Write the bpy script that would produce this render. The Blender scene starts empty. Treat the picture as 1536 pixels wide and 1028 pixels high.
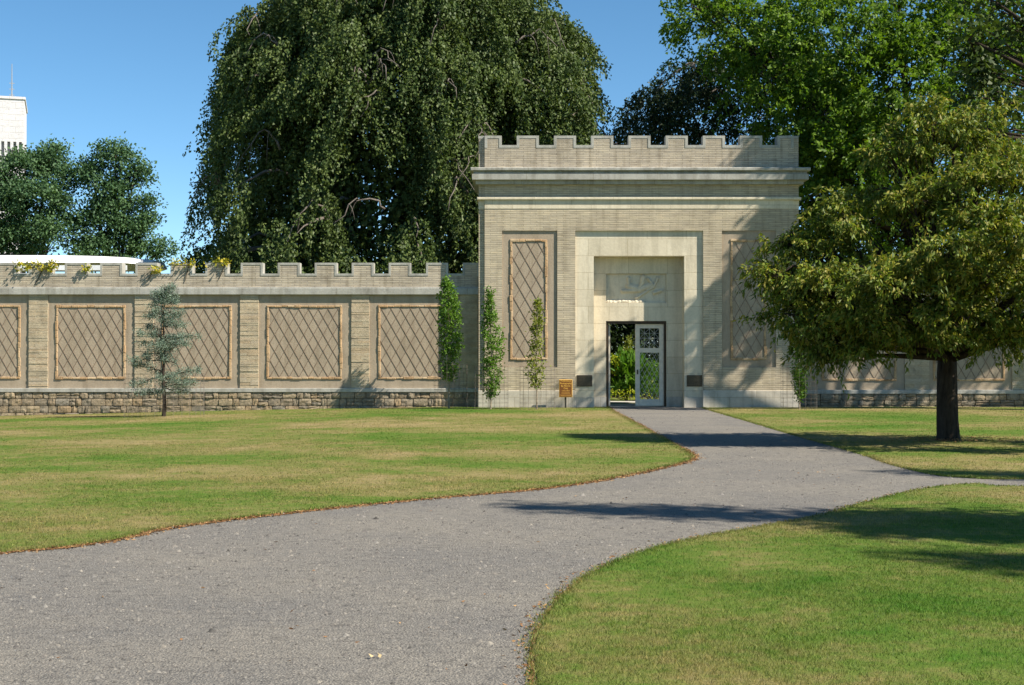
import bpy, math, random
import numpy as np
from mathutils import Vector, Matrix

# ------------------------------------------------------------------ camera, sky, sun
SC = bpy.context.scene
COL = SC.collection
F, HZ, EYE = 2133.0, 536.0, 1.6          # focal length and horizon of the photo in its own pixels
AZ, EL = math.radians(66), math.radians(42.4)

cam = bpy.data.cameras.new('camera'); co = bpy.data.objects.new('camera', cam); COL.objects.link(co)
cam.sensor_width = 36; cam.lens = 50; cam.clip_end = 3000
co.location = (0, 0, EYE)
co.rotation_euler = (math.radians(90) + math.atan(22 / F), 0, 0)
SC.camera = co

W = bpy.data.worlds.new('World'); SC.world = W; W.use_nodes = True
wn = W.node_tree
for n in list(wn.nodes): wn.nodes.remove(n)
sky = wn.nodes.new('ShaderNodeTexSky'); sky.sky_type = 'NISHITA'; sky.sun_disc = False
sky.sun_elevation = EL; sky.sun_rotation = math.pi - AZ
sky.air_density = 0.6; sky.dust_density = 0.0; sky.ozone_density = 2.0
bg = wn.nodes.new('ShaderNodeBackground'); bg.inputs['Strength'].default_value = 0.092
wo = wn.nodes.new('ShaderNodeOutputWorld')
hs = wn.nodes.new('ShaderNodeHueSaturation'); hs.inputs['Saturation'].default_value = 1.16; hs.inputs['Hue'].default_value = .488
wn.links.new(sky.outputs[0], hs.inputs['Color']); wn.links.new(hs.outputs[0], bg.inputs[0]); wn.links.new(bg.outputs[0], wo.inputs[0])

sl = bpy.data.lights.new('sun', 'SUN'); sl.energy = 5.0; sl.angle = math.radians(0.5); sl.color = (1.0, .93, .80)
so = bpy.data.objects.new('sun', sl); COL.objects.link(so)
SUN = Vector((math.cos(EL) * math.sin(AZ), -math.cos(EL) * math.cos(AZ), math.sin(EL)))
so.rotation_euler = SUN.to_track_quat('Z', 'Y').to_euler(); so.location = (30, -10, 40)

SC.view_settings.view_transform = 'Standard'; SC.view_settings.look = 'None'
SC.view_settings.exposure = 0.9; SC.view_settings.gamma = 1.0
SC.render.engine = 'CYCLES'
SC.cycles.max_bounces = 6; SC.cycles.diffuse_bounces = 3; SC.cycles.transmission_bounces = 3
SC.cycles.transparent_max_bounces = 6; SC.cycles.use_denoising = True

# ------------------------------------------------------------------ helpers
def X(px, Y): return (px - 768.0) / F * Y
def Z(py, Y): return EYE + (HZ - py) / F * Y
def G(px, py):
    Y = EYE * F / (py - HZ); return X(px, Y), Y

def hgt(x, y):
    x = np.asarray(x, float)
    return -0.3 * np.clip((-2 - x) / 14.4, 0, 2.5) ** 1.25 * np.clip((np.asarray(y, float) - 8) / 20, 0, 1)

def tag(o, label=None, cat=None, group=None, kind=None):
    if label: o['label'] = label
    if cat: o['category'] = cat
    if group: o['group'] = group
    if kind: o['kind'] = kind
    return o

def thing(name, label, cat, loc=(0, 0, 0), group=None):
    o = bpy.data.objects.new(name, None); COL.objects.link(o); o.location = loc
    o.empty_display_size = .2
    return tag(o, label, cat, group)

def link(name, me, mat, parent=None):
    o = bpy.data.objects.new(name, me); COL.objects.link(o)
    for m in (mat if isinstance(mat, (list, tuple)) else [mat]): me.materials.append(m)
    if parent is not None:
        o.parent = parent
        o.matrix_parent_inverse = Matrix.Translation(parent.location).inverted()
    return o

def fast_mesh(name, V, Fc):
    V = np.asarray(V, np.float32).reshape(-1, 3); Fc = np.asarray(Fc, np.int32)
    n, k = Fc.shape
    me = bpy.data.meshes.new(name)
    me.vertices.add(len(V)); me.vertices.foreach_set('co', V.ravel())
    me.loops.add(n * k); me.loops.foreach_set('vertex_index', Fc.ravel())
    me.polygons.add(n)
    me.polygons.foreach_set('loop_start', np.arange(0, n * k, k, dtype=np.int32))
    try: me.polygons.foreach_set('loop_total', np.full(n, k, dtype=np.int32))
    except Exception: pass
    me.update(calc_edges=True); me.validate()
    return me

class MB:
    """collects shapes that become ONE mesh"""
    def __init__(s): s.v = []; s.f = []; s.m = []
    def add(s, vs, fs, mi=0):
        b = len(s.v); s.v += [tuple(v) for v in vs]
        s.f += [tuple(b + i for i in f) for f in fs]; s.m += [mi] * len(fs)
    def box(s, x0, x1, y0, y1, z0, z1, mi=0):
        s.add([(x0, y0, z0), (x1, y0, z0), (x1, y1, z0), (x0, y1, z0), (x0, y0, z1), (x1, y0, z1), (x1, y1, z1), (x0, y1, z1)],
              [(0, 3, 2, 1), (4, 5, 6, 7), (0, 1, 5, 4), (1, 2, 6, 5), (2, 3, 7, 6), (3, 0, 4, 7)], mi)
    def cbox(s, x0, x1, y0, y1, z0, z1, c, mi=0):
        """box whose front (low y) edges are chamfered"""
        s.add([(x0 + c, y0, z0 + c), (x1 - c, y0, z0 + c), (x1 - c, y0, z1 - c), (x0 + c, y0, z1 - c),
               (x0, y0 + c, z0), (x1, y0 + c, z0), (x1, y0 + c, z1), (x0, y0 + c, z1),
               (x0, y1, z0), (x1, y1, z0), (x1, y1, z1), (x0, y1, z1)],
              [(0, 1, 2, 3), (4, 5, 1, 0), (5, 6, 2, 1), (6, 7, 3, 2), (7, 4, 0, 3),
               (8, 9, 5, 4), (9, 10, 6, 5), (10, 11, 7, 6), (11, 8, 4, 7), (8, 11, 10, 9)], mi)
    def bar(s, p, q, w, y0, y1, mi=0):
        """flat bar from p to q (x,z) with width w between depths y0 and y1"""
        dx, dz = q[0] - p[0], q[1] - p[1]; L = math.hypot(dx, dz) or 1
        nx, nz = -dz / L * w / 2, dx / L * w / 2
        c = [(p[0] + nx, p[1] + nz), (p[0] - nx, p[1] - nz), (q[0] - nx, q[1] - nz), (q[0] + nx, q[1] + nz)]
        s.add([(a, y0, b) for a, b in c] + [(a, y1, b) for a, b in c],
              [(0, 1, 2, 3), (7, 6, 5, 4), (0, 4, 5, 1), (1, 5, 6, 2), (2, 6, 7, 3), (3, 7, 4, 0)], mi)
    def tube(s, pts, rad, n=6, mi=0, jit=0, rng=None):
        pts = [Vector(p) for p in pts]; b = len(s.v); up = Vector((.31, .23, .92))
        for i, p in enumerate(pts):
            d = (pts[min(i + 1, len(pts) - 1)] - pts[max(i - 1, 0)])
            d = d.normalized() if d.length > 1e-9 else Vector((0, 0, 1))
            u = d.cross(up) if abs(d.dot(up)) < .97 else d.cross(Vector((1, 0, 0)))
            u.normalize(); w = d.cross(u)
            r = rad[i] if hasattr(rad, '__len__') else rad
            for k in range(n):
                a = 2 * math.pi * k / n
                rr = r * (1 + (rng.uniform(-jit, jit) if rng else 0))
                s.v.append(tuple(p + (u * math.cos(a) + w * math.sin(a)) * rr))
        for i in range(len(pts) - 1):
            for k in range(n):
                k2 = (k + 1) % n
                s.f.append((b + i * n + k, b + i * n + k2, b + (i + 1) * n + k2, b + (i + 1) * n + k)); s.m.append(mi)
        s.f.append(tuple(b + k for k in reversed(range(n)))); s.m.append(mi)
        e = b + (len(pts) - 1) * n
        s.f.append(tuple(e + k for k in range(n))); s.m.append(mi)
    def build(s, name, mat, parent=None, smooth=False):
        me = bpy.data.meshes.new(name); me.from_pydata(s.v, [], s.f)
        o = link(name, me, mat, parent)
        if isinstance(mat, (list, tuple)): me.polygons.foreach_set('material_index', s.m)
        if smooth: me.polygons.foreach_set('use_smooth', [True] * len(me.polygons))
        me.update(); return o

def holed(mb, x0, x1, z0, z1, y, holes, depth):
    """wall face at depth y with rectangular holes and their reveals"""
    xs = sorted({x0, x1, *[h[0] for h in holes], *[h[1] for h in holes]})
    zs = sorted({z0, z1, *[h[2] for h in holes], *[h[3] for h in holes]})
    xs = [a for a in xs if x0 <= a <= x1]; zs = [a for a in zs if z0 <= a <= z1]
    for i in range(len(xs) - 1):
        for j in range(len(zs) - 1):
            cx, cz = (xs[i] + xs[i + 1]) / 2, (zs[j] + zs[j + 1]) / 2
            if any(h[0] < cx < h[1] and h[2] < cz < h[3] for h in holes): continue
            mb.add([(xs[i], y, zs[j]), (xs[i + 1], y, zs[j]), (xs[i + 1], y, zs[j + 1]), (xs[i], y, zs[j + 1])], [(0, 1, 2, 3)])
    for k, (a, b, c, d) in enumerate(holes):
        e = y + (depth[k] if hasattr(depth, '__len__') else depth)
        mb.add([(a, y, c), (a, e, c), (a, e, d), (a, y, d)], [(0, 1, 2, 3)])
        mb.add([(b, y, c), (b, y, d), (b, e, d), (b, e, c)], [(0, 1, 2, 3)])
        mb.add([(a, y, d), (a, e, d), (b, e, d), (b, y, d)], [(0, 1, 2, 3)])
        if c > z0 + 1e-6: mb.add([(a, y, c), (b, y, c), (b, e, c), (a, e, c)], [(0, 1, 2, 3)])

# ------------------------------------------------------------------ materials
class NT:
    def __init__(s, name):
        s.m = bpy.data.materials.new(name); s.m.use_nodes = True; s.t = s.m.node_tree
        for n in list(s.t.nodes): s.t.nodes.remove(n)
        s.out = s.n('OutputMaterial'); s.pos = s.n('NewGeometry')
    def n(s, typ, **kw):
        x = s.t.nodes.new('ShaderNode' + typ)
        for k, v in kw.items(): setattr(x, k, v)
        return x
    def l(s, a, b): s.t.links.new(a, b)
    def setv(s, sock, v):
        if isinstance(v, bpy.types.NodeSocket): s.l(v, sock)
        elif isinstance(v, (tuple, list)) and len(v) == 3 and sock.type == 'RGBA': sock.default_value = (*v, 1)
        else: sock.default_value = v
    def noise(s, scale, detail=4, rough=.6, vec=None, stretch=None):
        x = s.n('TexNoise'); x.inputs['Scale'].default_value = scale; x.inputs['Detail'].default_value = detail
        x.inputs['Roughness'].default_value = rough
        v = vec or s.pos.outputs['Position']
        if stretch:
            m = s.n('Mapping'); m.inputs['Scale'].default_value = stretch; s.l(v, m.inputs['Vector']); v = m.outputs[0]
        s.l(v, x.inputs['Vector']); return x.outputs['Fac']
    def ramp(s, fac, stops):
        r = s.n('ValToRGB'); e = r.color_ramp.elements
        while len(e) > 1: e.remove(e[-1])
        e[0].position = stops[0][0]; e[0].color = (*stops[0][1], 1)
        for p, c in stops[1:]:
            q = e.new(p); q.color = (*c, 1)
        s.l(fac, r.inputs[0]); return r.outputs[0]
    def mix(s, fac, a, b, mode='MIX'):
        m = s.n('MixRGB', blend_type=mode); s.setv(m.inputs[0], fac); s.setv(m.inputs[1], a); s.setv(m.inputs[2], b); return m.outputs[0]
    def math(s, op, a, b=0.0):
        m = s.n('Math', operation=op); s.setv(m.inputs[0], a); s.setv(m.inputs[1], b); return m.outputs[0]
    def range(s, v, a, b, c, d):
        m = s.n('MapRange'); s.l(v, m.inputs[0])
        for i, q in enumerate((a, b, c, d)): m.inputs[i + 1].default_value = q
        return m.outputs[0]
    def bump(s, h, strength=.5, dist=.02, normal=None):
        b = s.n('Bump'); b.inputs['Strength'].default_value = strength; b.inputs['Distance'].default_value = dist
        s.l(h, b.inputs['Height'])
        if normal: s.l(normal, b.inputs['Normal'])
        return b.outputs[0]
    def bsdf(s, color, rough=.8, normal=None, metal=0, spec=.3):
        p = s.n('BsdfPrincipled'); s.setv(p.inputs['Base Color'], color); s.setv(p.inputs['Roughness'], rough)
        p.inputs['Metallic'].default_value = metal; p.inputs['Specular IOR Level'].default_value = spec
        if normal: s.l(normal, p.inputs['Normal'])
        return p.outputs[0]
    def end(s, sh): s.l(sh, s.out.inputs[0]); return s.m
    def wallvec(s):
        sp = s.n('SeparateXYZ'); s.l(s.pos.outputs['Position'], sp.inputs[0])
        c = s.n('CombineXYZ'); s.l(s.math('ADD', sp.outputs[0], sp.outputs[1]), c.inputs[0]); s.l(sp.outputs[2], c.inputs[1])
        return c.outputs[0]

def m_brick(name, c1, c2, mortar, bw=.34, bh=.055, stain=.5, gap=.009):
    t = NT(name); v = t.wallvec()
    wob = t.noise(6, 2, .5)
    b = t.n('TexBrick'); b.offset = .5; b.squash = 1
    t.l(v, b.inputs['Vector']); b.inputs['Scale'].default_value = 1
    b.inputs['Brick Width'].default_value = bw; b.inputs['Row Height'].default_value = bh
    b.inputs['Mortar Size'].default_value = gap; b.inputs['Mortar Smooth'].default_value = .3; b.inputs['Bias'].default_value = -.1
    t.setv(b.inputs['Color1'], c1); t.setv(b.inputs['Color2'], c2); t.setv(b.inputs['Mortar'], mortar)
    col = b.outputs['Color']
    st = t.noise(1, 5, .65, stretch=(2.2, 2.2, 16))
    col = t.mix(1, col, t.ramp(st, [(.28, (.70, .68, .65)), (.52, (1, 1, 1)), (.75, (1.16, 1.1, 1.02))]), 'MULTIPLY')
    big = t.noise(.7, 5, .6)
    col = t.mix(stain, col, t.ramp(big, [(.35, (.72, .7, .68)), (.6, (1.05, 1.03, 1))]), 'MULTIPLY')
    drip = t.noise(1, 4, .6, stretch=(5, 5, .5))
    col = t.mix(stain * .7, col, t.ramp(drip, [(.36, (.6, .58, .54)), (.5, (1, 1, 1))]), 'MULTIPLY')
    h = t.math('SUBTRACT', t.math('MULTIPLY', st, .8), b.outputs['Fac'])
    return t.end(t.bsdf(col, .9, t.bump(h, .8, .012), spec=.15))

def m_stone(name, c, var=.18, joints=None, scale=3, bumpd=.01, rough=.85, stain=.4):
    t = NT(name)
    n1 = t.noise(scale, 6, .65); n2 = t.noise(scale * 9, 4, .7)
    lo = tuple(a * (1 - var) for a in c); hi = tuple(min(1, a * (1 + var * .6)) for a in c)
    col = t.ramp(n1, [(.3, lo), (.5, c), (.72, hi)])
    col = t.mix(.35, col, t.ramp(n2, [(.3, (.75, .74, .72)), (.6, (1.05, 1.05, 1.05))]), 'MULTIPLY')
    drip = t.noise(1, 5, .65, stretch=(4, 4, .45))
    col = t.mix(stain, col, t.ramp(drip, [(.36, (.62, .6, .56)), (.52, (1, 1, 1))]), 'MULTIPLY')
    h = n2
    if joints:
        b = t.n('TexBrick'); b.offset = .5; t.l(t.wallvec(), b.inputs['Vector'])
        b.inputs['Scale'].default_value = 1; b.inputs['Brick Width'].default_value = joints[0]; b.inputs['Row Height'].default_value = joints[1]
        b.inputs['Mortar Size'].default_value = .006; b.inputs['Bias'].default_value = 0
        t.setv(b.inputs['Color1'], (1, 1, 1)); t.setv(b.inputs['Color2'], (.88, .87, .85)); t.setv(b.inputs['Mortar'], (.62, .58, .5))
        col = t.mix(1, col, b.outputs['Color'], 'MULTIPLY')
        h = t.math('SUBTRACT', n2, b.outputs['Fac'])
    return t.end(t.bsdf(col, rough, t.bump(h, .5, bumpd), spec=.2))

def m_island(name, cols, bumpd=.02, scale=14, rough=.9, layered=False):
    """colour differs from block to block of one mesh"""
    t = NT(name); r = t.pos.outputs['Random Per Island']
    k = len(cols); col = t.ramp(r, [(i / max(1, k - 1), c) for i, c in enumerate(cols)])
    n = t.noise(scale, 6, .7, stretch=(1, 1, 6) if layered else None); n2 = t.noise(scale * .25, 4, .6)
    col = t.mix(.8, col, t.ramp(n, [(.28, (.66, .64, .6)), (.5, (.96, .96, .95)), (.72, (1.2, 1.16, 1.1))]), 'MULTIPLY')
    col = t.mix(.6, col, t.ramp(n2, [(.35, (.6, .6, .6)), (.6, (1.1, 1.08, 1.05))]), 'MULTIPLY')
    return t.end(t.bsdf(col, rough, t.bump(n, .9, bumpd), spec=.15))

def m_plain(name, c, rough=.5, metal=0, var=.12, scale=8, spec=.4):
    t = NT(name); n = t.noise(scale, 5, .6)
    col = t.ramp(n, [(.3, tuple(a * (1 - var) for a in c)), (.7, tuple(min(1, a * (1 + var)) for a in c))])
    return t.end(t.bsdf(col, rough, t.bump(n, .15, .005), metal, spec))

def m_leaf(name, cols, trans=.35, rough=.6, patch=.5, patch_scale=.8, spec=.4, tcol=(1.2, 1.3, .5)):
    t = NT(name); r = t.pos.outputs['Random Per Island']
    k = len(cols); col = t.ramp(r, [(i / max(1, k - 1), c) for i, c in enumerate(cols)])
    n = t.noise(patch_scale, 3, .5)
    col = t.mix(patch, col, t.ramp(n, [(.35, (.6, .68, .62)), (.62, (1.25, 1.18, .95))]), 'MULTIPLY')
    p = t.bsdf(col, max(rough, .55), spec=min(spec, .28))
    tr = t.n('BsdfTranslucent'); t.l(t.mix(1, col, tcol, 'MULTIPLY'), tr.inputs[0])
    m = t.n('MixShader'); m.inputs[0].default_value = trans; t.l(p, m.inputs[1]); t.l(tr.outputs[0], m.inputs[2])
    return t.end(m.outputs[0])

def m_bark(name, c, scale=9):
    t = NT(name); n = t.noise(scale, 6, .7, stretch=(1.6, 1.6, .35))
    col = t.ramp(n, [(.3, tuple(a * .4 for a in c)), (.55, c), (.75, tuple(a * 1.5 for a in c))])
    return t.end(t.bsdf(col, .95, t.bump(n, 1, .04), spec=.1))

def grass_color(t):
    """mown lawn: fresh green, worn olive and straw-coloured patches by place"""
    a = t.noise(.2, 4, .6, stretch=(.8, 1, 1)); b = t.noise(1.3, 4, .65); c = t.noise(7, 3, .6)
    s = t.math('ADD', t.math('MULTIPLY', a, .55), t.math('ADD', t.math('MULTIPLY', b, .25), t.math('MULTIPLY', c, .20)))
    sp = t.n('SeparateXYZ'); t.l(t.pos.outputs['Position'], sp.inputs[0])
    s = t.math('ADD', s, t.range(sp.outputs[1], 6.5, 15, -.06, .0))
    return t.ramp(s, [(.37, GR[0]), (.45, GR[1]), (.52, GR[2]), (.60, GR[3])]), s
GR = [(.064, .146, .014), (.118, .168, .030), (.205, .188, .064), (.30, .235, .112)]

def m_lawn():
    t = NT('lawn_turf'); col, s = grass_color(t)
    f = t.noise(60, 3, .7)
    col = t.mix(.6, col, t.ramp(f, [(.3, (.5, .5, .5)), (.65, (1.15, 1.15, 1.1))]), 'MULTIPLY')
    return t.end(t.bsdf(col, .95, t.bump(f, .8, .02), spec=.1))
def m_blade():
    t = NT('grass_blade'); col, s = grass_color(t)
    r = t.pos.outputs['Random Per Island']
    col = t.mix(.85, col, t.ramp(r, [(0, (.42, .5, .48)), (.5, (1, 1, 1)), (.85, (1.45, 1.4, 1.3)), (1, (2.1, 1.75, 1.7))]), 'MULTIPLY')
    p = t.bsdf(col, .6, spec=.25)
    tr = t.n('BsdfTranslucent'); t.l(t.mix(1, col, (1.2, 1.25, .6), 'MULTIPLY'), tr.inputs[0])
    m = t.n('MixShader'); m.inputs[0].default_value = .3; t.l(p, m.inputs[1]); t.l(tr.outputs[0], m.inputs[2])
    return t.end(m.outputs[0])
def m_gravel():
    t = NT('gravel'); f = t.noise(55, 5, .8); g = t.noise(.5, 4, .6); h = t.noise(13, 5, .75, stretch=(.55, 1, 1))
    v = t.n('TexVoronoi'); v.inputs['Scale'].default_value = 75; t.l(t.pos.outputs['Position'], v.inputs['Vector'])
    col = t.ramp(f, [(.25, (.105, .098, .090)), (.5, (.205, .192, .174)), (.75, (.32, .30, .275))])
    col = t.mix(.5, col, t.ramp(v.outputs['Color'], [(.1, (.62, .62, .64)), (.6, (1.05, 1.03, 1)), (.95, (1.5, 1.45, 1.4))]), 'MULTIPLY')
    col = t.mix(.8, col, t.ramp(g, [(.35, (.84, .85, .88)), (.62, (1.1, 1.08, 1.04))]), 'MULTIPLY')
    col = t.mix(.8, col, t.ramp(h, [(.34, (.52, .52, .53)), (.48, (.98, .98, .97)), (.7, (1.14, 1.13, 1.1))]), 'MULTIPLY')
    return t.end(t.bsdf(col, .95, t.bump(t.math('ADD', f, v.outputs['Distance']), .8, .012), spec=.12))

M = dict(
    brick=m_brick('roman_brick', (.555, .475, .345), (.46, .395, .30), (.37, .32, .245), .42, .058),
    parapet=m_brick('weathered_brick', (.545, .475, .37), (.44, .385, .315), (.33, .29, .24), .42, .058, stain=.8),
    plaster=m_stone('tan_stucco', (.375, .302, .222), .14, scale=2, stain=.45),
    lime=m_stone('cream_limestone', (.69, .61, .465), .10, joints=(1.25, .535), scale=1.5, stain=.4),
    plinth=m_stone('plinth_limestone', (.55, .505, .43), .2, joints=(1.7, .33), scale=2, stain=.5),
    coping=m_stone('grey_coping_stone', (.40, .385, .345), .24, scale=3, stain=.6),
    cornice=m_stone('grey_cornice_stone', (.40, .385, .345), .26, scale=2.2, joints=(2.1, 3), stain=.65),
    rubble=m_island('rubble_stone', [(.31, .24, .16), (.25, .21, .16), (.38, .30, .20), (.22, .195, .16), (.36, .265, .165), (.28, .25, .205)], .03),
    mortar=m_stone('dark_mortar', (.22, .185, .14), .2),
    pier=m_island('split_stone', [(.50, .41, .285), (.46, .385, .28), (.53, .445, .32), (.475, .37, .25), (.49, .42, .325)], .02, 10, layered=True),
    edge=m_island('tan_edge_tile', [(.52, .36, .21), (.42, .27, .15), (.56, .42, .27)], .015, 16),
    rod=m_plain('brown_rod', (.20, .14, .10), .8, var=.3),
    bronze=m_plain('dark_bronze', (.075, .06, .042), .45, .6, .35, 20),
    frame=m_plain('dark_frame', (.05, .032, .018), .5, .2, .3),
    door=m_plain('beige_door_paint', (.66, .58, .46), .5, 0, .12),
    iron=m_plain('pale_iron', (.34, .33, .31), .5, .2, .2),
    dark=m_stone('dark_plaster', (.07, .062, .05), .2),
    wire=m_plain('rusty_wire', (.13, .11, .09), .7, .3, .3),
    signbrown=m_plain('sign_brown', (.17, .062, .010), .5, 0, .12),
    signyel=m_plain('sign_gold', (.80, .45, .085), .5, 0, .1),
    post=m_plain('dark_post', (.03, .028, .02), .7, 0, .3),
    white=m_stone('white_canvas', (.86, .86, .88), .06, scale=.8, stain=.25),
    tower=m_brick('white_masonry', (.64, .62, .645), (.61, .595, .62), (.54, .52, .54), 2.2, .85, .15, .05),
    glass=m_plain('shaded_glass', (.30, .28, .29), .4),
    soil=m_stone('brown_soil', (.13, .085, .05), .35, scale=5, stain=0, bumpd=.04),
    rim=m_stone('rust_brown_soil', (.20, .105, .045), .35, scale=12, stain=0, bumpd=.02),
    litter=m_island('dead_grass', [(.30, .16, .07), (.22, .11, .05), (.42, .27, .13), (.17, .085, .04)], .01, 20),
    chip=m_island('gravel_chip', [(.08, .075, .07), (.19, .18, .17), (.25, .235, .215), (.13, .12, .115), (.29, .265, .23)], .005, 40),
    bark=m_bark('dark_bark', (.055, .042, .032)), barkg=m_bark('grey_bark', (.17, .145, .125)), barkl=m_bark('young_bark', (.30, .25, .19)),
    gravel=m_gravel(), lawn=m_lawn(), blade=m_blade(),
    l_beech=m_leaf('beech_leaf', [(.046, .080, .024), (.074, .112, .032), (.112, .152, .044), (.060, .088, .028)], .22, .38, spec=.5),
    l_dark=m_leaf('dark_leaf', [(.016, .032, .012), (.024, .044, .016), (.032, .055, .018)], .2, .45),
    l_maple=m_leaf('fresh_leaf', [(.055, .120, .016), (.10, .185, .020), (.165, .255, .028), (.065, .135, .02)], .40, .5, .55, .5),
    l_cherry=m_leaf('olive_leaf', [(.06, .105, .013), (.125, .185, .022), (.22, .25, .034), (.26, .225, .045), (.075, .13, .018)], .30, .36, .75, 1.6, .5),
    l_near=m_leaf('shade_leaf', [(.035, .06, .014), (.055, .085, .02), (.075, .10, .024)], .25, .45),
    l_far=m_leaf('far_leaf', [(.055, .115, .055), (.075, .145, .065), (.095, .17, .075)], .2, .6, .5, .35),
    l_young=m_leaf('young_leaf', [(.06, .14, .014), (.10, .20, .02), (.14, .24, .03), (.08, .17, .02)], .35, .38, .4, 3, .5),
    l_pale=m_leaf('pale_young_leaf', [(.13, .19, .025), (.19, .23, .035), (.24, .25, .045), (.16, .19, .03)], .35, .4, .4, 3, .5),
    l_cedar=m_leaf('blue_needle', [(.12, .18, .145), (.17, .235, .19), (.24, .30, .25), (.09, .14, .105)], .1, .6, .4, 4),
    l_yellow=m_leaf('yellow_vine_leaf', [(.46, .36, .03), (.52, .43, .045), (.30, .31, .03), (.20, .25, .03)], .3, .5, .3, 5),
    l_garden=m_leaf('garden_leaf', [(.05, .13, .016), (.075, .18, .02), (.11, .23, .028), (.15, .26, .04)], .4, .4, .3, 3),
    l_lime=m_leaf('lime_leaf', [(.25, .33, .022), (.33, .37, .026), (.40, .38, .035)], .4, .5, .2, 3),
)

# ------------------------------------------------------------------ foliage tools
def leaves_mesh(name, P, D, length, width, rng, fold=.25):
    """one folded diamond leaf per point P along direction D"""
    N = len(P); D = D / (np.linalg.norm(D, axis=1, keepdims=True) + 1e-9)
    R = rng.normal(size=(N, 3)); S = np.cross(D, R); S /= (np.linalg.norm(S, axis=1, keepdims=True) + 1e-9)
    U = np.cross(S, D)
    L = (length * rng.uniform(.65, 1.25, N))[:, None]; w = (width * rng.uniform(.7, 1.2, N))[:, None]
    mid = P + D * L * .45 + U * w * fold
    V = np.stack([P, mid + S * w * .5, P + D * L - U * w * fold, mid - S * w * .5], 1).reshape(-1, 3)
    Fc = np.arange(N * 4, dtype=np.int32).reshape(N, 4)
    return fast_mesh(name, V, Fc)

def ell_shell(rng, n, c, r, inner=.45, low=.35):
    """points through an ellipsoid, thicker towards its skin and upper side"""
    d = rng.normal(size=(n * 3, 3)); d /= np.linalg.norm(d, axis=1, keepdims=True)
    keep = (d[:, 2] > 0) | (rng.random(n * 3) < low); d = d[keep][:n]
    q = inner + (1 - inner) * rng.random(len(d)) ** .6
    return np.asarray(c) + d * q[:, None] * np.asarray(r), d

def cluster_leaves(rng, C, Dout, per, sig, droop, spread=.9):
    n = len(C); k = per
    P = np.repeat(C, k, 0) + rng.normal(size=(n * k, 3)) * np.asarray(sig)
    D = np.repeat(Dout, k, 0) * .55 + rng.normal(size=(n * k, 3)) * spread; D[:, 2] -= droop
    return P, D

def spray_leaves(rng, C, d, L, n, sag, jit, droop, side=.8):
    """leafy shoots: each starts at C, runs out along d and sags, its leaves set along both sides"""
    m = len(C); h = d * .8 + rng.normal(size=(m, 3)) * .45; h /= np.linalg.norm(h, axis=1, keepdims=True)
    Li = L * rng.uniform(.55, 1.35, m); Li[rng.random(m) < .05] *= 1.7
    t = rng.random((m, n)) ** .8; p = C[:, None] + h[:, None] * (Li[:, None] * t)[..., None]
    p[..., 2] -= sag * Li[:, None] * t * t
    p = p + rng.normal(size=(m, n, 3)) * jit
    dirs = np.repeat(h[:, None], n, 1) * .6 + rng.normal(size=(m, n, 3)) * side * .6; dirs[..., 2] -= droop + sag * t * .5
    return p.reshape(-1, 3), dirs.reshape(-1, 3)

def bez(a, b, c, n=7):
    a, b, c = np.array(a, float), np.array(b, float), np.array(c, float); out = []
    for i in range(n):
        t = i / (n - 1); out.append(tuple((1 - t) ** 2 * a + 2 * t * (1 - t) * b + t * t * c))
    return out

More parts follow.
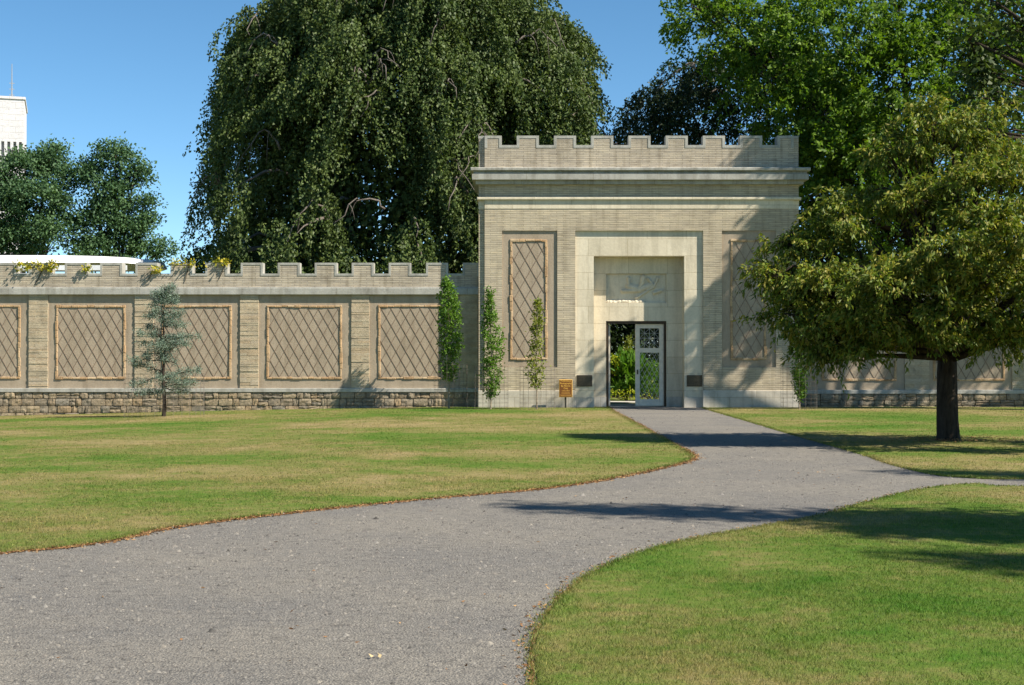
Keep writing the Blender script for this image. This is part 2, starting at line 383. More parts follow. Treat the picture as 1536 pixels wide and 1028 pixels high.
def crown_tree(name, label, cat, base, trunk_top, r0, blobs, leaf, mats, seed, group=None, lean=(0, 0), per=22, sig=.28,
               droop=.5, twigs=8, lsize=(.14, .07), low=.35, inner=.4, limb_r=.11, spray=None, layers=0):
    """trunk with limbs to each clump of the crown, twigs to its leaf sprays"""
    rng = np.random.default_rng(seed); pr = random.Random(seed)
    o = thing(name, label, cat, base, group)
    bx, by, bz = base
    wood = MB()
    tp = (bx + lean[0], by + lean[1], bz + trunk_top)
    hh = [0, .03, .09, .25, .5, .75, 1]
    pts = [(bx + lean[0] * t + pr.uniform(-.03, .03) * (t > .1), by + lean[1] * t + pr.uniform(-.03, .03) * (t > .1), bz - .1 + (trunk_top + .1) * t) for t in hh]
    wood.tube(pts, [r0 * 1.8, r0 * 1.32, r0 * 1.08, r0, r0 * .95, r0 * .9, r0 * .8], 12, jit=.07, rng=pr)
    Ps, Ds = [], []
    for (cx, cy, cz, rx, ry, rz, nc) in blobs:
        c = (cx, cy, cz)
        st = (tp[0], tp[1], tp[2] - pr.uniform(0, .15) * trunk_top)
        mid = ((st[0] + cx) / 2 + pr.uniform(-.3, .3), (st[1] + cy) / 2 + pr.uniform(-.3, .3), max(st[2], (st[2] + cz) / 2 + abs(cz - st[2]) * .12))
        L = bez(st, mid, c, 8)
        wood.tube(L, [limb_r * (1 - .75 * i / 7) for i in range(8)], 7)
        C, d = ell_shell(rng, nc, c, (rx, ry, rz), inner, low)
        if layers:       # gather the shoots on flat boughs with shade between them
            k = max(2, int(layers * rx * rz / .5)); H_, hd = ell_shell(rng, k, c, (rx * .95, ry * .95, rz), .3, .8)
            q = rng.integers(0, len(H_), len(C)); off = rng.normal(size=C.shape) * np.array([rx * .36, ry * .36, .07])
            C = H_[q] + off; C[:, 2] -= .22 * (off[:, 0] ** 2 + off[:, 1] ** 2) / max(rx, .3)
            d = off * np.array([1.4, 1.4, 0]) + hd[q] * .35 + np.array([0, 0, .05]); d /= np.linalg.norm(d, axis=1, keepdims=True)
        for i in range(min(twigs, len(C))):
            e = C[i]; s0 = L[pr.choice((4, 5, 6, 7))]
            m2 = ((s0[0] + e[0]) / 2, (s0[1] + e[1]) / 2, (s0[2] + e[2]) / 2 + .15 * abs(e[0] - s0[0]))
            wood.tube(bez(s0, m2, tuple(e), 5), [limb_r * .28, limb_r * .22, limb_r * .17, limb_r * .12, limb_r * .06], 4)
        P, D = spray_leaves(rng, C, d, spray[0], per, spray[1], spray[2], droop) if spray else cluster_leaves(rng, C, d, per, np.asarray(sig) * (.3 if rx < .25 else 1), droop)
        Ps.append(P); Ds.append(D)
    wood.build('trunk', mats[0], o, smooth=True)
    P = np.concatenate(Ps); D = np.concatenate(Ds)
    ok = P[:, 2] > bz + .3
    link('crown', leaves_mesh('crown', P[ok], D[ok], lsize[0], lsize[1], rng), mats[1], o)
    return o

# ------------------------------------------------------------------ ground, path, lawns
def sheet(name, poly, z, mat, kind='structure', skirt=0, cell=None):
    """flat sheet following the terrain, from a polygon, cut into a triangulated grid"""
    import bmesh
    bm = bmesh.new()
    vs = [bm.verts.new((x, y, 0)) for x, y in poly]
    f = bm.faces.new(vs); f.normal_update()
    if f.normal.z < 0: f.normal_flip()
    bmesh.ops.triangulate(bm, faces=bm.faces[:])
    if cell:
        xs = [p[0] for p in poly]; ys = [p[1] for p in poly]
        for a in np.arange(min(xs) + cell, max(xs), cell):
            bmesh.ops.bisect_plane(bm, geom=bm.verts[:] + bm.edges[:] + bm.faces[:], plane_co=(a, 0, 0), plane_no=(1, 0, 0))
        for a in np.arange(min(ys) + cell, max(ys), cell):
            bmesh.ops.bisect_plane(bm, geom=bm.verts[:] + bm.edges[:] + bm.faces[:], plane_co=(0, a, 0), plane_no=(0, 1, 0))
    if skirt:
        be = [e for e in bm.edges if len(e.link_faces) == 1]
        r = bmesh.ops.extrude_edge_only(bm, edges=be)
        for v in [g for g in r['geom'] if isinstance(g, bmesh.types.BMVert)]: v.co.z = -skirt
    for v in bm.verts: v.co.z += z + float(hgt(v.co.x, v.co.y))
    bmesh.ops.recalc_face_normals(bm, faces=bm.faces[:])
    me = bpy.data.meshes.new(name); bm.to_mesh(me); bm.free()
    o = link(name, me, mat); tag(o, kind=kind); return o

def smooth_line(pts, n=6):
    """Catmull-Rom through ground points"""
    p = [np.array(q, float) for q in pts]; p = [2 * p[0] - p[1]] + p + [2 * p[-1] - p[-2]]; out = []
    for i in range(1, len(p) - 2):
        for k in range(n):
            t = k / n
            out.append(tuple(.5 * (2 * p[i] + (p[i + 1] - p[i - 1]) * t + (2 * p[i - 1] - 5 * p[i] + 4 * p[i + 1] - p[i + 2]) * t * t + (3 * p[i] - p[i - 1] - 3 * p[i + 1] + p[i + 2]) * t ** 3)))
    out.append(tuple(p[-2])); return out

EDGE_L = smooth_line([(-9.5, 9.2)] + [G(*q) for q in [(0, 828), (250, 791), (450, 767), (640, 748), (800, 734), (900, 720), (985, 703), (1032, 690), (1030, 680), (1008, 667), (962, 641), (915, 615)]] + [(3.08, 45.5)])
EDGE_RF = smooth_line([(16, 20.2), (10, 19.4)] + [G(*q) for q in [(1536, 719), (1450, 717), (1398, 712), (1335, 697), (1285, 680), (1190, 653), (1130, 635), (1062, 615)]] + [(6.1, 45.5)])
EDGE_RN = smooth_line([(16, 18.0), (10, 17.6)] + [G(*q) for q in [(1536, 731), (1460, 727), (1385, 735), (1300, 755), (1230, 775), (1140, 792), (1060, 806), (980, 825), (900, 856), (850, 890), (815, 937), (804, 975), (808, 1028)]] + [(.16, 6.2), (.35, 4.8), (1.2, 3.0), (3, 1.5)])

g = MB(); g.add([(-1500, -300, -1.2), (1500, -300, -1.2), (1500, 2500, -1.2), (-1500, 2500, -1.2)], [(0, 1, 2, 3)])
tag(g.build('ground', M['lawn']), kind='structure')
sheet('gravel_path', [(-40, 2), (-40, 14), (-14, 14), (-14, 30), (1, 46.2), (8, 46.2), (20, 30), (20, 2), (3, -6), (-20, -6)], .0, M['gravel'], cell=2)
PL = [(-40, 9.6), *EDGE_L, (3.08, 45.75), (-40, 45.75)]
PRF = [*EDGE_RF[::-1], (40, 20.2), (40, 45.75), (6.1, 45.75)]
PRN = [*EDGE_RN, (30, .5), (40, 18.0)]
for P_ in (PL, PRF, PRN): sheet('lawn', P_, .014, M['lawn'], skirt=.25, cell=2)
sheet('garden_ground', [(-60, 45.6), (-60, 140), (80, 140), (80, 45.6)], -.02, M['lawn'], cell=8)

def inside(poly, x, y):
    c = np.zeros(len(x), bool); n = len(poly)
    for i in range(n):
        x1, y1 = poly[i]; x2, y2 = poly[(i + 1) % n]
        if y1 == y2: continue
        k = ((y1 > y) != (y2 > y)) & (x < (x2 - x1) * (y - y1) / (y2 - y1) + x1); c ^= k
    return c

def grass():
    rng = np.random.default_rng(5); Ps = []
    for (y0, y1, dens, w, h) in ((5.6, 8, 8000, .0042, .027), (8, 10.5, 5600, .0050, .026), (10.5, 14, 3000, .0065, .025), (14, 19, 1400, .009, .024), (19, 28, 560, .013, .022), (28, 45.2, 240, .02, .02)):
        xa, xb = -.50 * y1 - 1.5, .50 * y1 + 1.5
        n = int((xb - xa) * (y1 - y0) * dens)
        x = rng.uniform(xa, xb, n); y = rng.uniform(y0, y1, n)
        k = np.abs(x) < .48 * y + 1.2; x, y = x[k], y[k]
        k = np.zeros(len(x), bool)
        for P_ in (PL, PRF, PRN): k |= inside(P_, x, y)
        x, y = x[k], y[k]
        # uneven growth
        q = .75 + .5 * np.sin(x * 2.1 + np.sin(y * 1.3)) * np.sin(y * 1.7 + x * .6)
        k = rng.random(len(x)) < np.clip(q, .35, 1); x, y = x[k], y[k]
        Ps.append(np.stack([x, y, np.full(len(x), w), np.full(len(x), h)], 1))
    for E in (EDGE_L, EDGE_RN, EDGE_RF):       # the shaggy rim left by the edging tool
        E = np.array(E); s = np.linalg.norm(np.diff(E, axis=0), axis=1)
        for i in range(len(s)):
            if min(E[i, 1], E[i + 1, 1]) < 5.2: continue
            n = int(s[i] * (600 if E[i, 1] < 14 else 200)); t = rng.random(n)[:, None]
            p = E[i] * (1 - t) + E[i + 1] * t + rng.normal(size=(n, 2)) * .035
            w = .006 if E[i, 1] < 14 else .014
            Ps.append(np.concatenate([p, np.full((n, 1), w), np.full((n, 1), .027)], 1))
    A = np.concatenate(Ps); n = len(A)
    z = .010 + hgt(A[:, 0], A[:, 1]); a = rng.uniform(0, 2 * np.pi, n); ln = rng.normal(size=(n, 2)) * .5
    B = np.stack([A[:, 0], A[:, 1], z], 1); S = np.stack([np.cos(a), np.sin(a), np.zeros(n)], 1) * A[:, 2:3] * .5
    H = A[:, 3] * rng.uniform(.55, 1.1, n)
    T = B + np.stack([ln[:, 0] * H, ln[:, 1] * H, H], 1)
    V = np.stack([B - S, B + S, T], 1).reshape(-1, 3)
    o = link('grass', fast_mesh('grass', V, np.arange(n * 3).reshape(n, 3)), M['blade'])
    tag(o, 'short mown lawn grass, green with dry straw patches', 'grass', kind='stuff')
grass()

def chips():
    rng = np.random.default_rng(8); Ps = []
    for y0, y1, dens, s in ((5.6, 9, 900, .0065), (9, 14, 420, .008), (14, 24, 90, .010), (24, 45, 14, .012)):
        n = int(.8 * y1 * (y1 - y0) * dens); x = rng.uniform(-.4 * y1, .4 * y1, n); y = rng.uniform(y0, y1, n)
        k = np.ones(n, bool)
        for P_ in (PL, PRF, PRN): k &= ~inside(P_, x, y)
        k &= np.abs(x) < 12
        Ps.append(np.stack([x[k], y[k], s * rng.lognormal(0, .45, k.sum())], 1))
    A = np.concatenate(Ps); n = len(A); a = rng.uniform(0, 6.28, n)
    z = hgt(A[:, 0], A[:, 1]); s = A[:, 2]
    V = np.empty((n, 5, 3))
    for k in range(4):
        r = s * rng.uniform(.6, 1.3, n)
        V[:, k] = np.stack([A[:, 0] + np.cos(a + k * 1.57) * r, A[:, 1] + np.sin(a + k * 1.57) * r, z - .002], 1)
    V[:, 4] = np.stack([A[:, 0], A[:, 1], z + s * rng.uniform(.35, .8, n)], 1)
    b = (np.arange(n) * 5)[:, None, None]
    Fc = (b + np.array([[0, 1, 4], [1, 2, 4], [2, 3, 4], [3, 0, 4]])[None]).reshape(-1, 3)
    tag(link('gravel', fast_mesh('gravel', V.reshape(-1, 3), Fc), M['chip']), 'loose grey gravel chips on the curving path', 'gravel', kind='stuff')
    # dead clippings gathered along the rims and below the near tree
    Ps = []
    for E, dens, off in ((EDGE_L, 420, -.05), (EDGE_RN, 60, -.05), (EDGE_RF, 70, -.05)):
        E = np.array(E); d = np.diff(E, axis=0); s = np.linalg.norm(d, axis=1)
        for i in range(len(s)):
            if not 6 < E[i, 1] < 46: continue
            m = int(s[i] * dens * (1 if E[i, 1] < 24 else .3)); t = rng.random(m)[:, None]
            nrm = np.array([d[i][1], -d[i][0]]) / (s[i] + 1e-9)
            p = E[i] * (1 - t) + E[i + 1] * t + nrm * np.abs(rng.normal(size=(m, 1))) * .07
            Ps.append(p)
    m = 200; q = np.stack([rng.uniform(-5, 5, m), rng.uniform(6, 22, m)], 1); Ps.append(q)
    m = 900; Ps.append(np.stack([8.35 + rng.normal(size=m) * .7, 27.2 + rng.normal(size=m) * .6], 1))
    nl = len(Ps[-1]); B = np.concatenate(Ps); n = len(B)
    z = .008 + hgt(B[:, 0], B[:, 1]); z[-nl:] += .05
    P = np.stack([B[:, 0], B[:, 1], z], 1); D = rng.normal(size=(n, 3)); D[:, 2] *= .15
    sz = .045
    tag(link('leaf_litter', leaves_mesh('leaf_litter', P, D, .038, .012, rng), M['litter']), 'brown clippings and dead leaves along the lawn rims', 'litter', kind='stuff')
chips()
def rim(E, w, label):
    pr = random.Random(3); m = MB(); E = np.array(E); d = np.gradient(E, axis=0); n = np.stack([d[:, 1], -d[:, 0]], 1); n /= np.linalg.norm(n, axis=1, keepdims=True) + 1e-9
    ww = [w * pr.uniform(.6, 1.3) for _ in E]
    a = [(p[0] - q[0] * .03, p[1] - q[1] * .03, .006 + float(hgt(*p))) for p, q in zip(E, n)]; b_ = [(p[0] + q[0] * k, p[1] + q[1] * k, .006 + float(hgt(*p))) for p, q, k in zip(E, n, ww)]
    N = len(a); m.add(a + b_, [(i, N + i, N + i + 1, i + 1) for i in range(N - 1)])
    tag(m.build('soil_edge', M['rim']), kind='structure')
rim(EDGE_L, .10, ''); rim(EDGE_RN, .035, '')
x, y = G(567, 987); rg = np.random.default_rng(3)
me = leaves_mesh('fallen_leaf', np.array([[x, y, .012], [x + .01, y + .01, .014], [x - .02, y, .014]]), np.array([[1, .3, .25], [-.6, 1, .3], [-1, -.2, .3]]), .034, .024, rg)
tag(link('fallen_leaf', me, m_plain('straw_leaf', (.50, .38, .20), .7)), 'curled straw-coloured dead leaf lying on the near gravel', 'leaf')

# ------------------------------------------------------------------ masonry
def lattice_panel(parent, x0, x1, z0, z1, y, dx, dz, seed):
    """tan edge tiles round crossed brown rods; frame outer rectangle given"""
    pr = random.Random(seed); fw = .07
    root = MB(); root.box(x0 + .02, x1 - .02, y + .001, y + .02, z0 + .02, z1 - .02)
    po = root.build('lattice_panel', M['plaster'], parent)
    fr = MB()
    def side(a, b, horiz, c0, c1):
        t = a
        while t < b - 1e-6:
            L = min(pr.uniform(.16, .34), b - t)
            if b - t - L < .08: L = b - t
            j0, j1, d = pr.uniform(-.014, .014), pr.uniform(-.014, .014), pr.uniform(.022, .036)
            if horiz: fr.cbox(t, t + L - .004, y - d, y, c0 + j0, c1 + j1, .012)
            else: fr.cbox(c0 + j0, c1 + j1, y - d, y, t, t + L - .004, .012)
            t += L
    side(x0, x1, True, z0, z0 + fw); side(x0, x1, True, z1 - fw, z1)
    side(z0 + fw, z1 - fw, False, x0, x0 + fw); side(z0 + fw, z1 - fw, False, x1 - fw, x1)
    fr.build('frame', M['edge'], po)
    a0, a1, b0, b1 = x0 + fw, x1 - fw, z0 + fw, z1 - fw; la = MB(); s = dz / dx
    k0 = a0 + pr.uniform(0, .2) * dx
    for sg, yo in ((1, .003), (-1, .0)):
        k = k0 - dx * (int((b1 - b0) / dz) + 3)
        while k < a1 + (b1 - b0) / s + dx:
            # the line x = k + sg*(z-b0)/s, cut to the inner rectangle
            lo, hi = b0, b1
            if sg > 0: lo, hi = max(lo, b0 + (a0 - k) * s), min(hi, b0 + (a1 - k) * s)
            else: lo, hi = max(lo, b0 + (k - a1) * s), min(hi, b0 + (k - a0) * s)
            if hi - lo > .04:
                la.bar((k + sg * (lo - b0) / s, lo), (k + sg * (hi - b0) / s, hi), .016, y - .009 + yo, y + .0005 + yo)
            k += dx
    la.build('lattice', M['rod'], po)
    return po

def crenels(wall, trim, merlons, y0, y1, zb, zs, zt, xa, xb, tw):
    """battlement: wall below the sills, merlons, and the stone trim that outlines them"""
    wall.box(xa, xb, y0, y1, zb, zs - tw)
    ms = sorted(merlons)
    for a, b in ms:
        wall.box(a + tw, b - tw, y0, y1, zs - tw, zt - tw)
        trim.box(a, b, y0 - .012, y1 + .012, zt - tw, zt)
        trim.box(a, a + tw, y0 - .012, y1 + .012, zs - tw, zt - tw); trim.box(b - tw, b, y0 - .012, y1 + .012, zs - tw, zt - tw)
    for (a, b), (c, d) in zip(ms[:-1], ms[1:]):
        trim.box(b, c, y0 - .012, y1 + .012, zs - tw, zs)

# ---- the gatehouse
YF = 45.0; YJ = 45.085; YI = 45.635; YC = 45.75; YB = 48.0
gx = lambda p: X(p, YF); gz = lambda p: Z(p, YF)
gate = thing('gatehouse', 'tan brick gatehouse with battlements, pale stone portal and lattice door', 'gatehouse', (gx(958), YF, 0))
b = MB(); zpl = gz(586); ztop = gz(313)
PLp = (gx(753), gx(836), gz(551), gz(346)); PRp = (gx(1083), gx(1164), gz(551), gz(346)); POR = (gx(863), gx(1055), zpl, gz(346))
holed(b, gx(727), gx(1191), zpl, ztop, YF, [PLp, PRp, POR], [.05, .05, .09])
zfr = gz(271)
for (u, v) in ((gx(727), gz(313)),): pass
b.add([(gx(727), YF, zpl), (gx(727), YF + .07, zpl), (gx(727), YF + .07, ztop), (gx(727), YF, ztop)], [(0, 3, 2, 1)])
b.add([(gx(1191), YF, zpl), (gx(1191), YF + .07, zpl), (gx(1191), YF + .07, ztop), (gx(1191), YF, ztop)], [(0, 1, 2, 3)])
b.box(gx(718), gx(740), YF + .07, YC, -.4, zfr); b.box(gx(1178), gx(1199), YF + .07, YC, -.4, zfr)   # corner set-backs
b.box(gx(727), gx(1191), YF + .005, YF + .06, gz(296) + .002, zfr)                                      # frieze
b.box(gx(718), gx(911), YC, YB, -.4, gz(255)); b.box(gx(1003), gx(1199), YC, YB, -.4, gz(255))
b.box(gx(911), gx(1003), YC + .28, YB, gz(481), gz(255))
b.build('brick_wall', M['brick'], gate)
for q in (PLp, PRp):
    b = MB(); b.box(q[0], q[1], YF + .05, YF + .068, q[2], q[3]); b.build('stucco_field', M['plaster'], gate)
for a, c in ((718, 863), (1055, 1199)):
    b = MB(); b.cbox(gx(a) - .02, gx(c), YF - .03, YF + .07, -.4, zpl, .012); b.build('plinth', M['plinth'], gate)
lattice_panel(gate, gx(765), gx(821), gz(540), gz(359), YF + .048, .355, .62, 3)
lattice_panel(gate, gx(1096), gx(1150), gz(540), gz(359), YF + .048, .355, .62, 4)
# portal
b = MB()
holed(b, gx(863), gx(1055), -.3, gz(346), YJ, [(gx(891), gx(1027), -.3, gz(384))], YI - YJ)
holed(b, gx(891), gx(1027), -.3, gz(384), YI, [(gx(911), gx(1003), -.3, gz(481)), (gx(911), gx(1003), gz(453), gz(409))], [.4, .1])
b.build('portal_surround', M['lime'], gate)
for q in ((gx(863) + .004, gx(891) + .008, YJ - .02, YJ - .001), (gx(1027) - .008, gx(1055) - .004, YJ - .02, YJ - .001), (gx(891) + .010, gx(911) + .004, YI - .025, YI - .001), (gx(1003) - .004, gx(1027) - .010, YI - .025, YI - .001)):
    b = MB(); b.box(*q, -.3, gz(596.3)); b.build('portal_base', M['plinth'], gate)
# relief: a reclining figure and a branching shape carved in the sunk tablet
def relief():
    rng = np.random.default_rng(2); nx, nz = 96, 46; xa, xb, za, zb = gx(911), gx(1003), gz(453), gz(409)
    U, Vv = np.meshgrid(np.linspace(0, 1, nx), np.linspace(0, 1, nz)); h = np.zeros_like(U); W2 = (xb - xa) / (zb - za)
    def seg(a, c, r, amp):
        nonlocal h
        ax, az, cx, cz = a[0] * W2, a[1], c[0] * W2, c[1]; L2 = (cx - ax) ** 2 + (cz - az) ** 2 + 1e-9
        t = np.clip(((U * W2 - ax) * (cx - ax) + (Vv - az) * (cz - az)) / L2, 0, 1)
        d = np.hypot(U * W2 - ax - t * (cx - ax), Vv - az - t * (cz - az)); h = np.maximum(h, amp * np.sqrt(np.clip(1 - (d / r) ** 2, 0, 1)))
    seg((.38, .58), (.55, .46), .11, .05); seg((.55, .46), (.74, .60), .10, .05); seg((.28, .40), (.52, .42), .07, .045)
    seg((.38, .66), (.38, .84), .06, .05); seg((.60, .74), (.62, .88), .09, .06); seg((.56, .56), (.62, .72), .07, .05)
    seg((.50, .16), (.80, .56), .05, .04); seg((.80, .56), (.86, .86), .05, .05); seg((.80, .56), (.70, .84), .05, .05); seg((.80, .34), (.92, .42), .06, .045)
    seg((0, .0), (.62, .0), .07, .035)
    for i in range(60):
        u = rng.uniform(0, .62); seg((u, .03), (u + rng.uniform(.005, .03), .05), rng.uniform(.02, .05), rng.uniform(.02, .05))
    V = np.stack([xa + U * (xb - xa), YI + .1 - h * 1.9, za + Vv * (zb - za)], -1).reshape(-1, 3)
    i = (np.arange(nz - 1)[:, None] * nx + np.arange(nx - 1)[None]).ravel()
    o = link('relief', fast_mesh('relief', V, np.stack([i, i + 1, i + nx + 1, i + nx], 1)), m_stone('grey_carved_stone', (.66, .585, .45), .15, scale=4), gate)
    o.data.polygons.foreach_set('use_smooth', [True] * len(o.data.polygons)); o['label'] = 'weathered carved figure tablet above the doorway'
relief()
for a, c, w in ((865.5, 888.5, 'left'), (1030.5, 1053.5, 'right')):
    p = MB(); p.cbox(gx(a), gx(c), YJ - .03, YJ, gz(580), gz(563), .008)
    po = p.build('plaque', M['bronze'], gate)
    q = MB()
    for k in range(7):
        zz = gz(565.3 + k * 1.9); q.box(gx(a + 2.5 + (k % 3) * .6), gx(c - 2.5 - (k % 2) * 1.1), YJ - .034, YJ - .03, zz - .012, zz)
    q.build('lettering', m_plain('worn_bronze', (.12, .10, .07), .5, .5), po)
# cornice, string course, parapet
b = MB()
b.cbox(gx(706), gx(1213), YF - .36, YB + .3, gz(258), gz(253), .02); b.box(gx(708.5), gx(1210.5), YF - .31, YB + .27, gz(271), gz(262.5)); b.box(gx(710.5), gx(1208.5), YF - .24, YB + .2, gz(262.5) + .001, gz(258) - .002)
b.box(gx(713.5), gx(1204.5), YF - .15, YB + .1, gz(277), gz(271) - .002)
b.build('cornice', M['cornice'], gate)
b = MB(); b.cbox(gx(715.5), gx(1201.5), YF - .085, YB + .08, gz(300), gz(296), .015); b.box(gx(727), gx(1191), YF - .012, YF + .05, gz(313), gz(300) - .002)
b.box(gx(717.6), gx(726.7), YF + .058, YF + .068, gz(313), gz(300) - .002); b.box(gx(1191.3), gx(1199.4), YF + .058, YF + .068, gz(313), gz(300) - .002)
b.build('string_course', M['lime'], gate)
mer = [(gx(727 if i == 0 else 719.3 + i * 55.9), gx(1191 if i == 8 else 752.5 + i * 55.9)) for i in range(9)]
bw, tr = MB(), MB(); zb_, zs_, zt_ = gz(253), gz(217.5), gz(203.3)
crenels(bw, tr, mer, YF, YF + .42, zb_, zs_, zt_, gx(727), gx(1191), .085)
crenels(bw, tr, [(a, c) for a, c in mer], YB - .42, YB, zb_, zs_, zt_, gx(727), gx(1191), .085)
for a, c in ((718, 727), (1191, 1199)):
    bw.box(gx(a), gx(c) - .001, YF + .07, YB - .07, zb_, zt_ - .085); tr.box(gx(a) - .012, gx(c), YF + .058, YB - .058, zt_ - .085, zt_)
bw.build('parapet', M['parapet'], gate); tr.build('battlement_trim', M['coping'], gate)
b = MB(); b.box(gx(730), gx(1188), YF + .43, YB - .43, gz(255), gz(248)); b.build('roof', M['dark'], gate)
# passage floor step and door
yd = YI + .13
b = MB()
b.box(gx(911), gx(914), YI + .06, YI + .22, -.1, gz(481)); b.box(gx(1000), gx(1003), YI + .06, YI + .22, -.1, gz(481)); b.box(gx(914), gx(1000), YI + .06, YI + .22, gz(485), gz(481))
b.build('door_frame', M['frame'], gate)
def leaf(xa, xb, flat=True):
    """door leaf: stiles and rails; two glazed lights of ironwork"""
    d = MB(); t = .055
    w = xb - xa; st = w * .16
    z0, z1 = gz(611) + .02, gz(485.5)
    za, zb, zc, zd = gz(600), gz(529), gz(522), gz(492)
    d.cbox(xa, xa + st, yd, yd + t, z0, z1, .006); d.cbox(xb - st, xb, yd, yd + t, z0, z1, .006)
    for q0, q1 in ((z0, za), (zb, zc), (zd, z1)): d.box(xa + st, xb - st, yd + .004, yd + t - .004, q0, q1)
    i = MB(); e0, e1 = xa + st, xb - st; yy = (yd + .02, yd + .034)
    n = 4; dx = (e1 - e0) / n; dz = dx * 1.75
    for sg in (1, -1):
        k = -12
        while k < 14:
            lo, hi = za, zb; x0 = e0 + k * dx; s = dz / dx
            if sg > 0: lo, hi = max(lo, za + (e0 - x0) * s), min(hi, za + (e1 - x0) * s)
            else: lo, hi = max(lo, za + (x0 - e1) * s), min(hi, za + (x0 - e0) * s)
            if hi - lo > .02: i.bar((x0 + sg * (lo - za) / s, lo), (x0 + sg * (hi - za) / s, hi), .014, yy[0] + (.002 if sg > 0 else 0), yy[1] + (.002 if sg > 0 else 0))
            k += 1
    cx, cz = (e0 + e1) / 2, (zc + zd) / 2; hw, hh = (e1 - e0) / 2, (zd - zc) / 2
    for ux in (-1, 1):
        for uz in (-1, 1):
            x0, x1 = sorted((cx, cx + ux * hw)); q0, q1 = sorted((cz, cz + uz * hh))
            i.bar((x0, q0), (x1, q1), .012, *yy); i.bar((x0, q1), (x1, q0), .012, yy[0] + .002, yy[1] + .002)
            i.bar(((x0 + x1) / 2, q0), ((x0 + x1) / 2, q1), .011, yy[0] + .004, yy[1] + .004); i.bar((x0, (q0 + q1) / 2), (x1, (q0 + q1) / 2), .011, yy[0] + .006, yy[1] + .006)
    i.bar((cx, zc), (cx, zd), .016, yy[0] - .003, yy[1] - .003); i.bar((e0, cz), (e1, cz), .016, yy[0] - .005, yy[1] - .005)
    h = MB(); h.cbox(xa + st * .35, xa + st * .65, yd - .03, yd, gz(562), gz(555), .006)
    return d, i, h
d, i_, h_ = leaf(gx(956), gx(999.5))
do = d.build('door', M['door'], gate); i_.build('grille', M['iron'], do); h_.build('handle', M['bronze'], do)
d, i_, h_ = leaf(gx(914), gx(955.5))
px_, py_ = gx(914), yd
def turn(o):      # the other leaf stands open, turned into the passage
    for v in o.v: pass
for mbx in (d, i_, h_):
    mbx.v = [(px_ + .03 + (v[1] - py_) * 1.0 + (v[0] - px_) * .045, py_ + .09 + (v[0] - px_), v[2]) for v in mbx.v]
do = d.build('door', M['door'], gate); do['label'] = 'open door leaf folded back into the passage'; i_.build('grille', M['iron'], do); h_.build('handle', M['bronze'], do)
b = MB(); b.box(gx(911), gx(1003), YI, YB + .4, -.12, .012); b.build('threshold', M['plinth'], gate)

# ---- garden walls
YW = 45.62
wx = lambda p: X(p, YW); wz = lambda p: Z(p, YW)
def rubble(parent, xa, xb, ztop, y, seed, step=None):
    pr = random.Random(seed); m = MB(); z = ztop; zmin = -.55 if xa < -3 else -.1
    back = MB(); back.box(xa, xb, y + .03, y + .35, zmin, ztop); back.build('footing', M['mortar'], parent)
    while z > zmin + .05:
        hh = pr.uniform(.16, .25); t = xa
        while t < xb - .05:
            L = min(pr.uniform(.18, .46), xb - t)
            if xb - t - L < .12: L = xb - t
            parts = [(z - hh, z)] if pr.random() < .8 or hh < .16 else [(z - hh, z - hh * .5), (z - hh * .5, z)]
            for q0, q1 in parts:
                d = pr.uniform(.035, .085); g_ = .008; n1, n2, n3, n4 = [pr.uniform(.012, .045) for _ in range(4)]
                x0, x1 = t + g_, t + L - g_; q0 += g_; q1 -= g_; c = [pr.uniform(0, .025) for _ in range(4)]
                cxx, czz = (x0 + x1) / 2 + pr.uniform(-.04, .04), (q0 + q1) / 2
                nx, nz = 4, 3; vs = []
                for b_ in range(nz + 1):
                    for a_ in range(nx + 1):
                        u, v = a_ / nx, b_ / nz; e = min(u, 1 - u) * (x1 - x0) < .001 or min(v, 1 - v) * (q1 - q0) < .001
                        jx, jz = (0, 0) if e else (pr.uniform(-.012, .012), pr.uniform(-.012, .012))
                        corner = ((u in (0, 1)) and (v in (0, 1)))
                        vs.append((x0 + (x1 - x0) * u + jx + (n1 * .25 * (1 if u == 0 else -1) if corner else 0), y - (d * .66 if corner else d * .78 + pr.uniform(-.012, .008) if e else d * .9 + pr.uniform(-.016, .014)), q0 + (q1 - q0) * v + jz + (n2 * .2 * (1 if v == 0 else -1) if corner else 0)))
                fs = [(b_ * (nx + 1) + a_, b_ * (nx + 1) + a_ + 1, (b_ + 1) * (nx + 1) + a_ + 1, (b_ + 1) * (nx + 1) + a_) for b_ in range(nz) for a_ in range(nx)]
                bor = [a_ for a_ in range(nx + 1)] + [b_ * (nx + 1) + nx for b_ in range(1, nz + 1)] + [nz * (nx + 1) + a_ for a_ in range(nx - 1, -1, -1)] + [b_ * (nx + 1) for b_ in range(nz - 1, 0, -1)]
                k0 = len(vs); vs += [(vs[q_][0], y + .04, vs[q_][2]) for q_ in bor]; nb = len(bor)
                fs += [(bor[q_], k0 + q_, k0 + (q_ + 1) % nb, bor[(q_ + 1) % nb]) for q_ in range(nb)]
                m.add(vs, fs)
            t += L
        z -= hh
    return m.build('rubble_base', M['rubble'], parent)

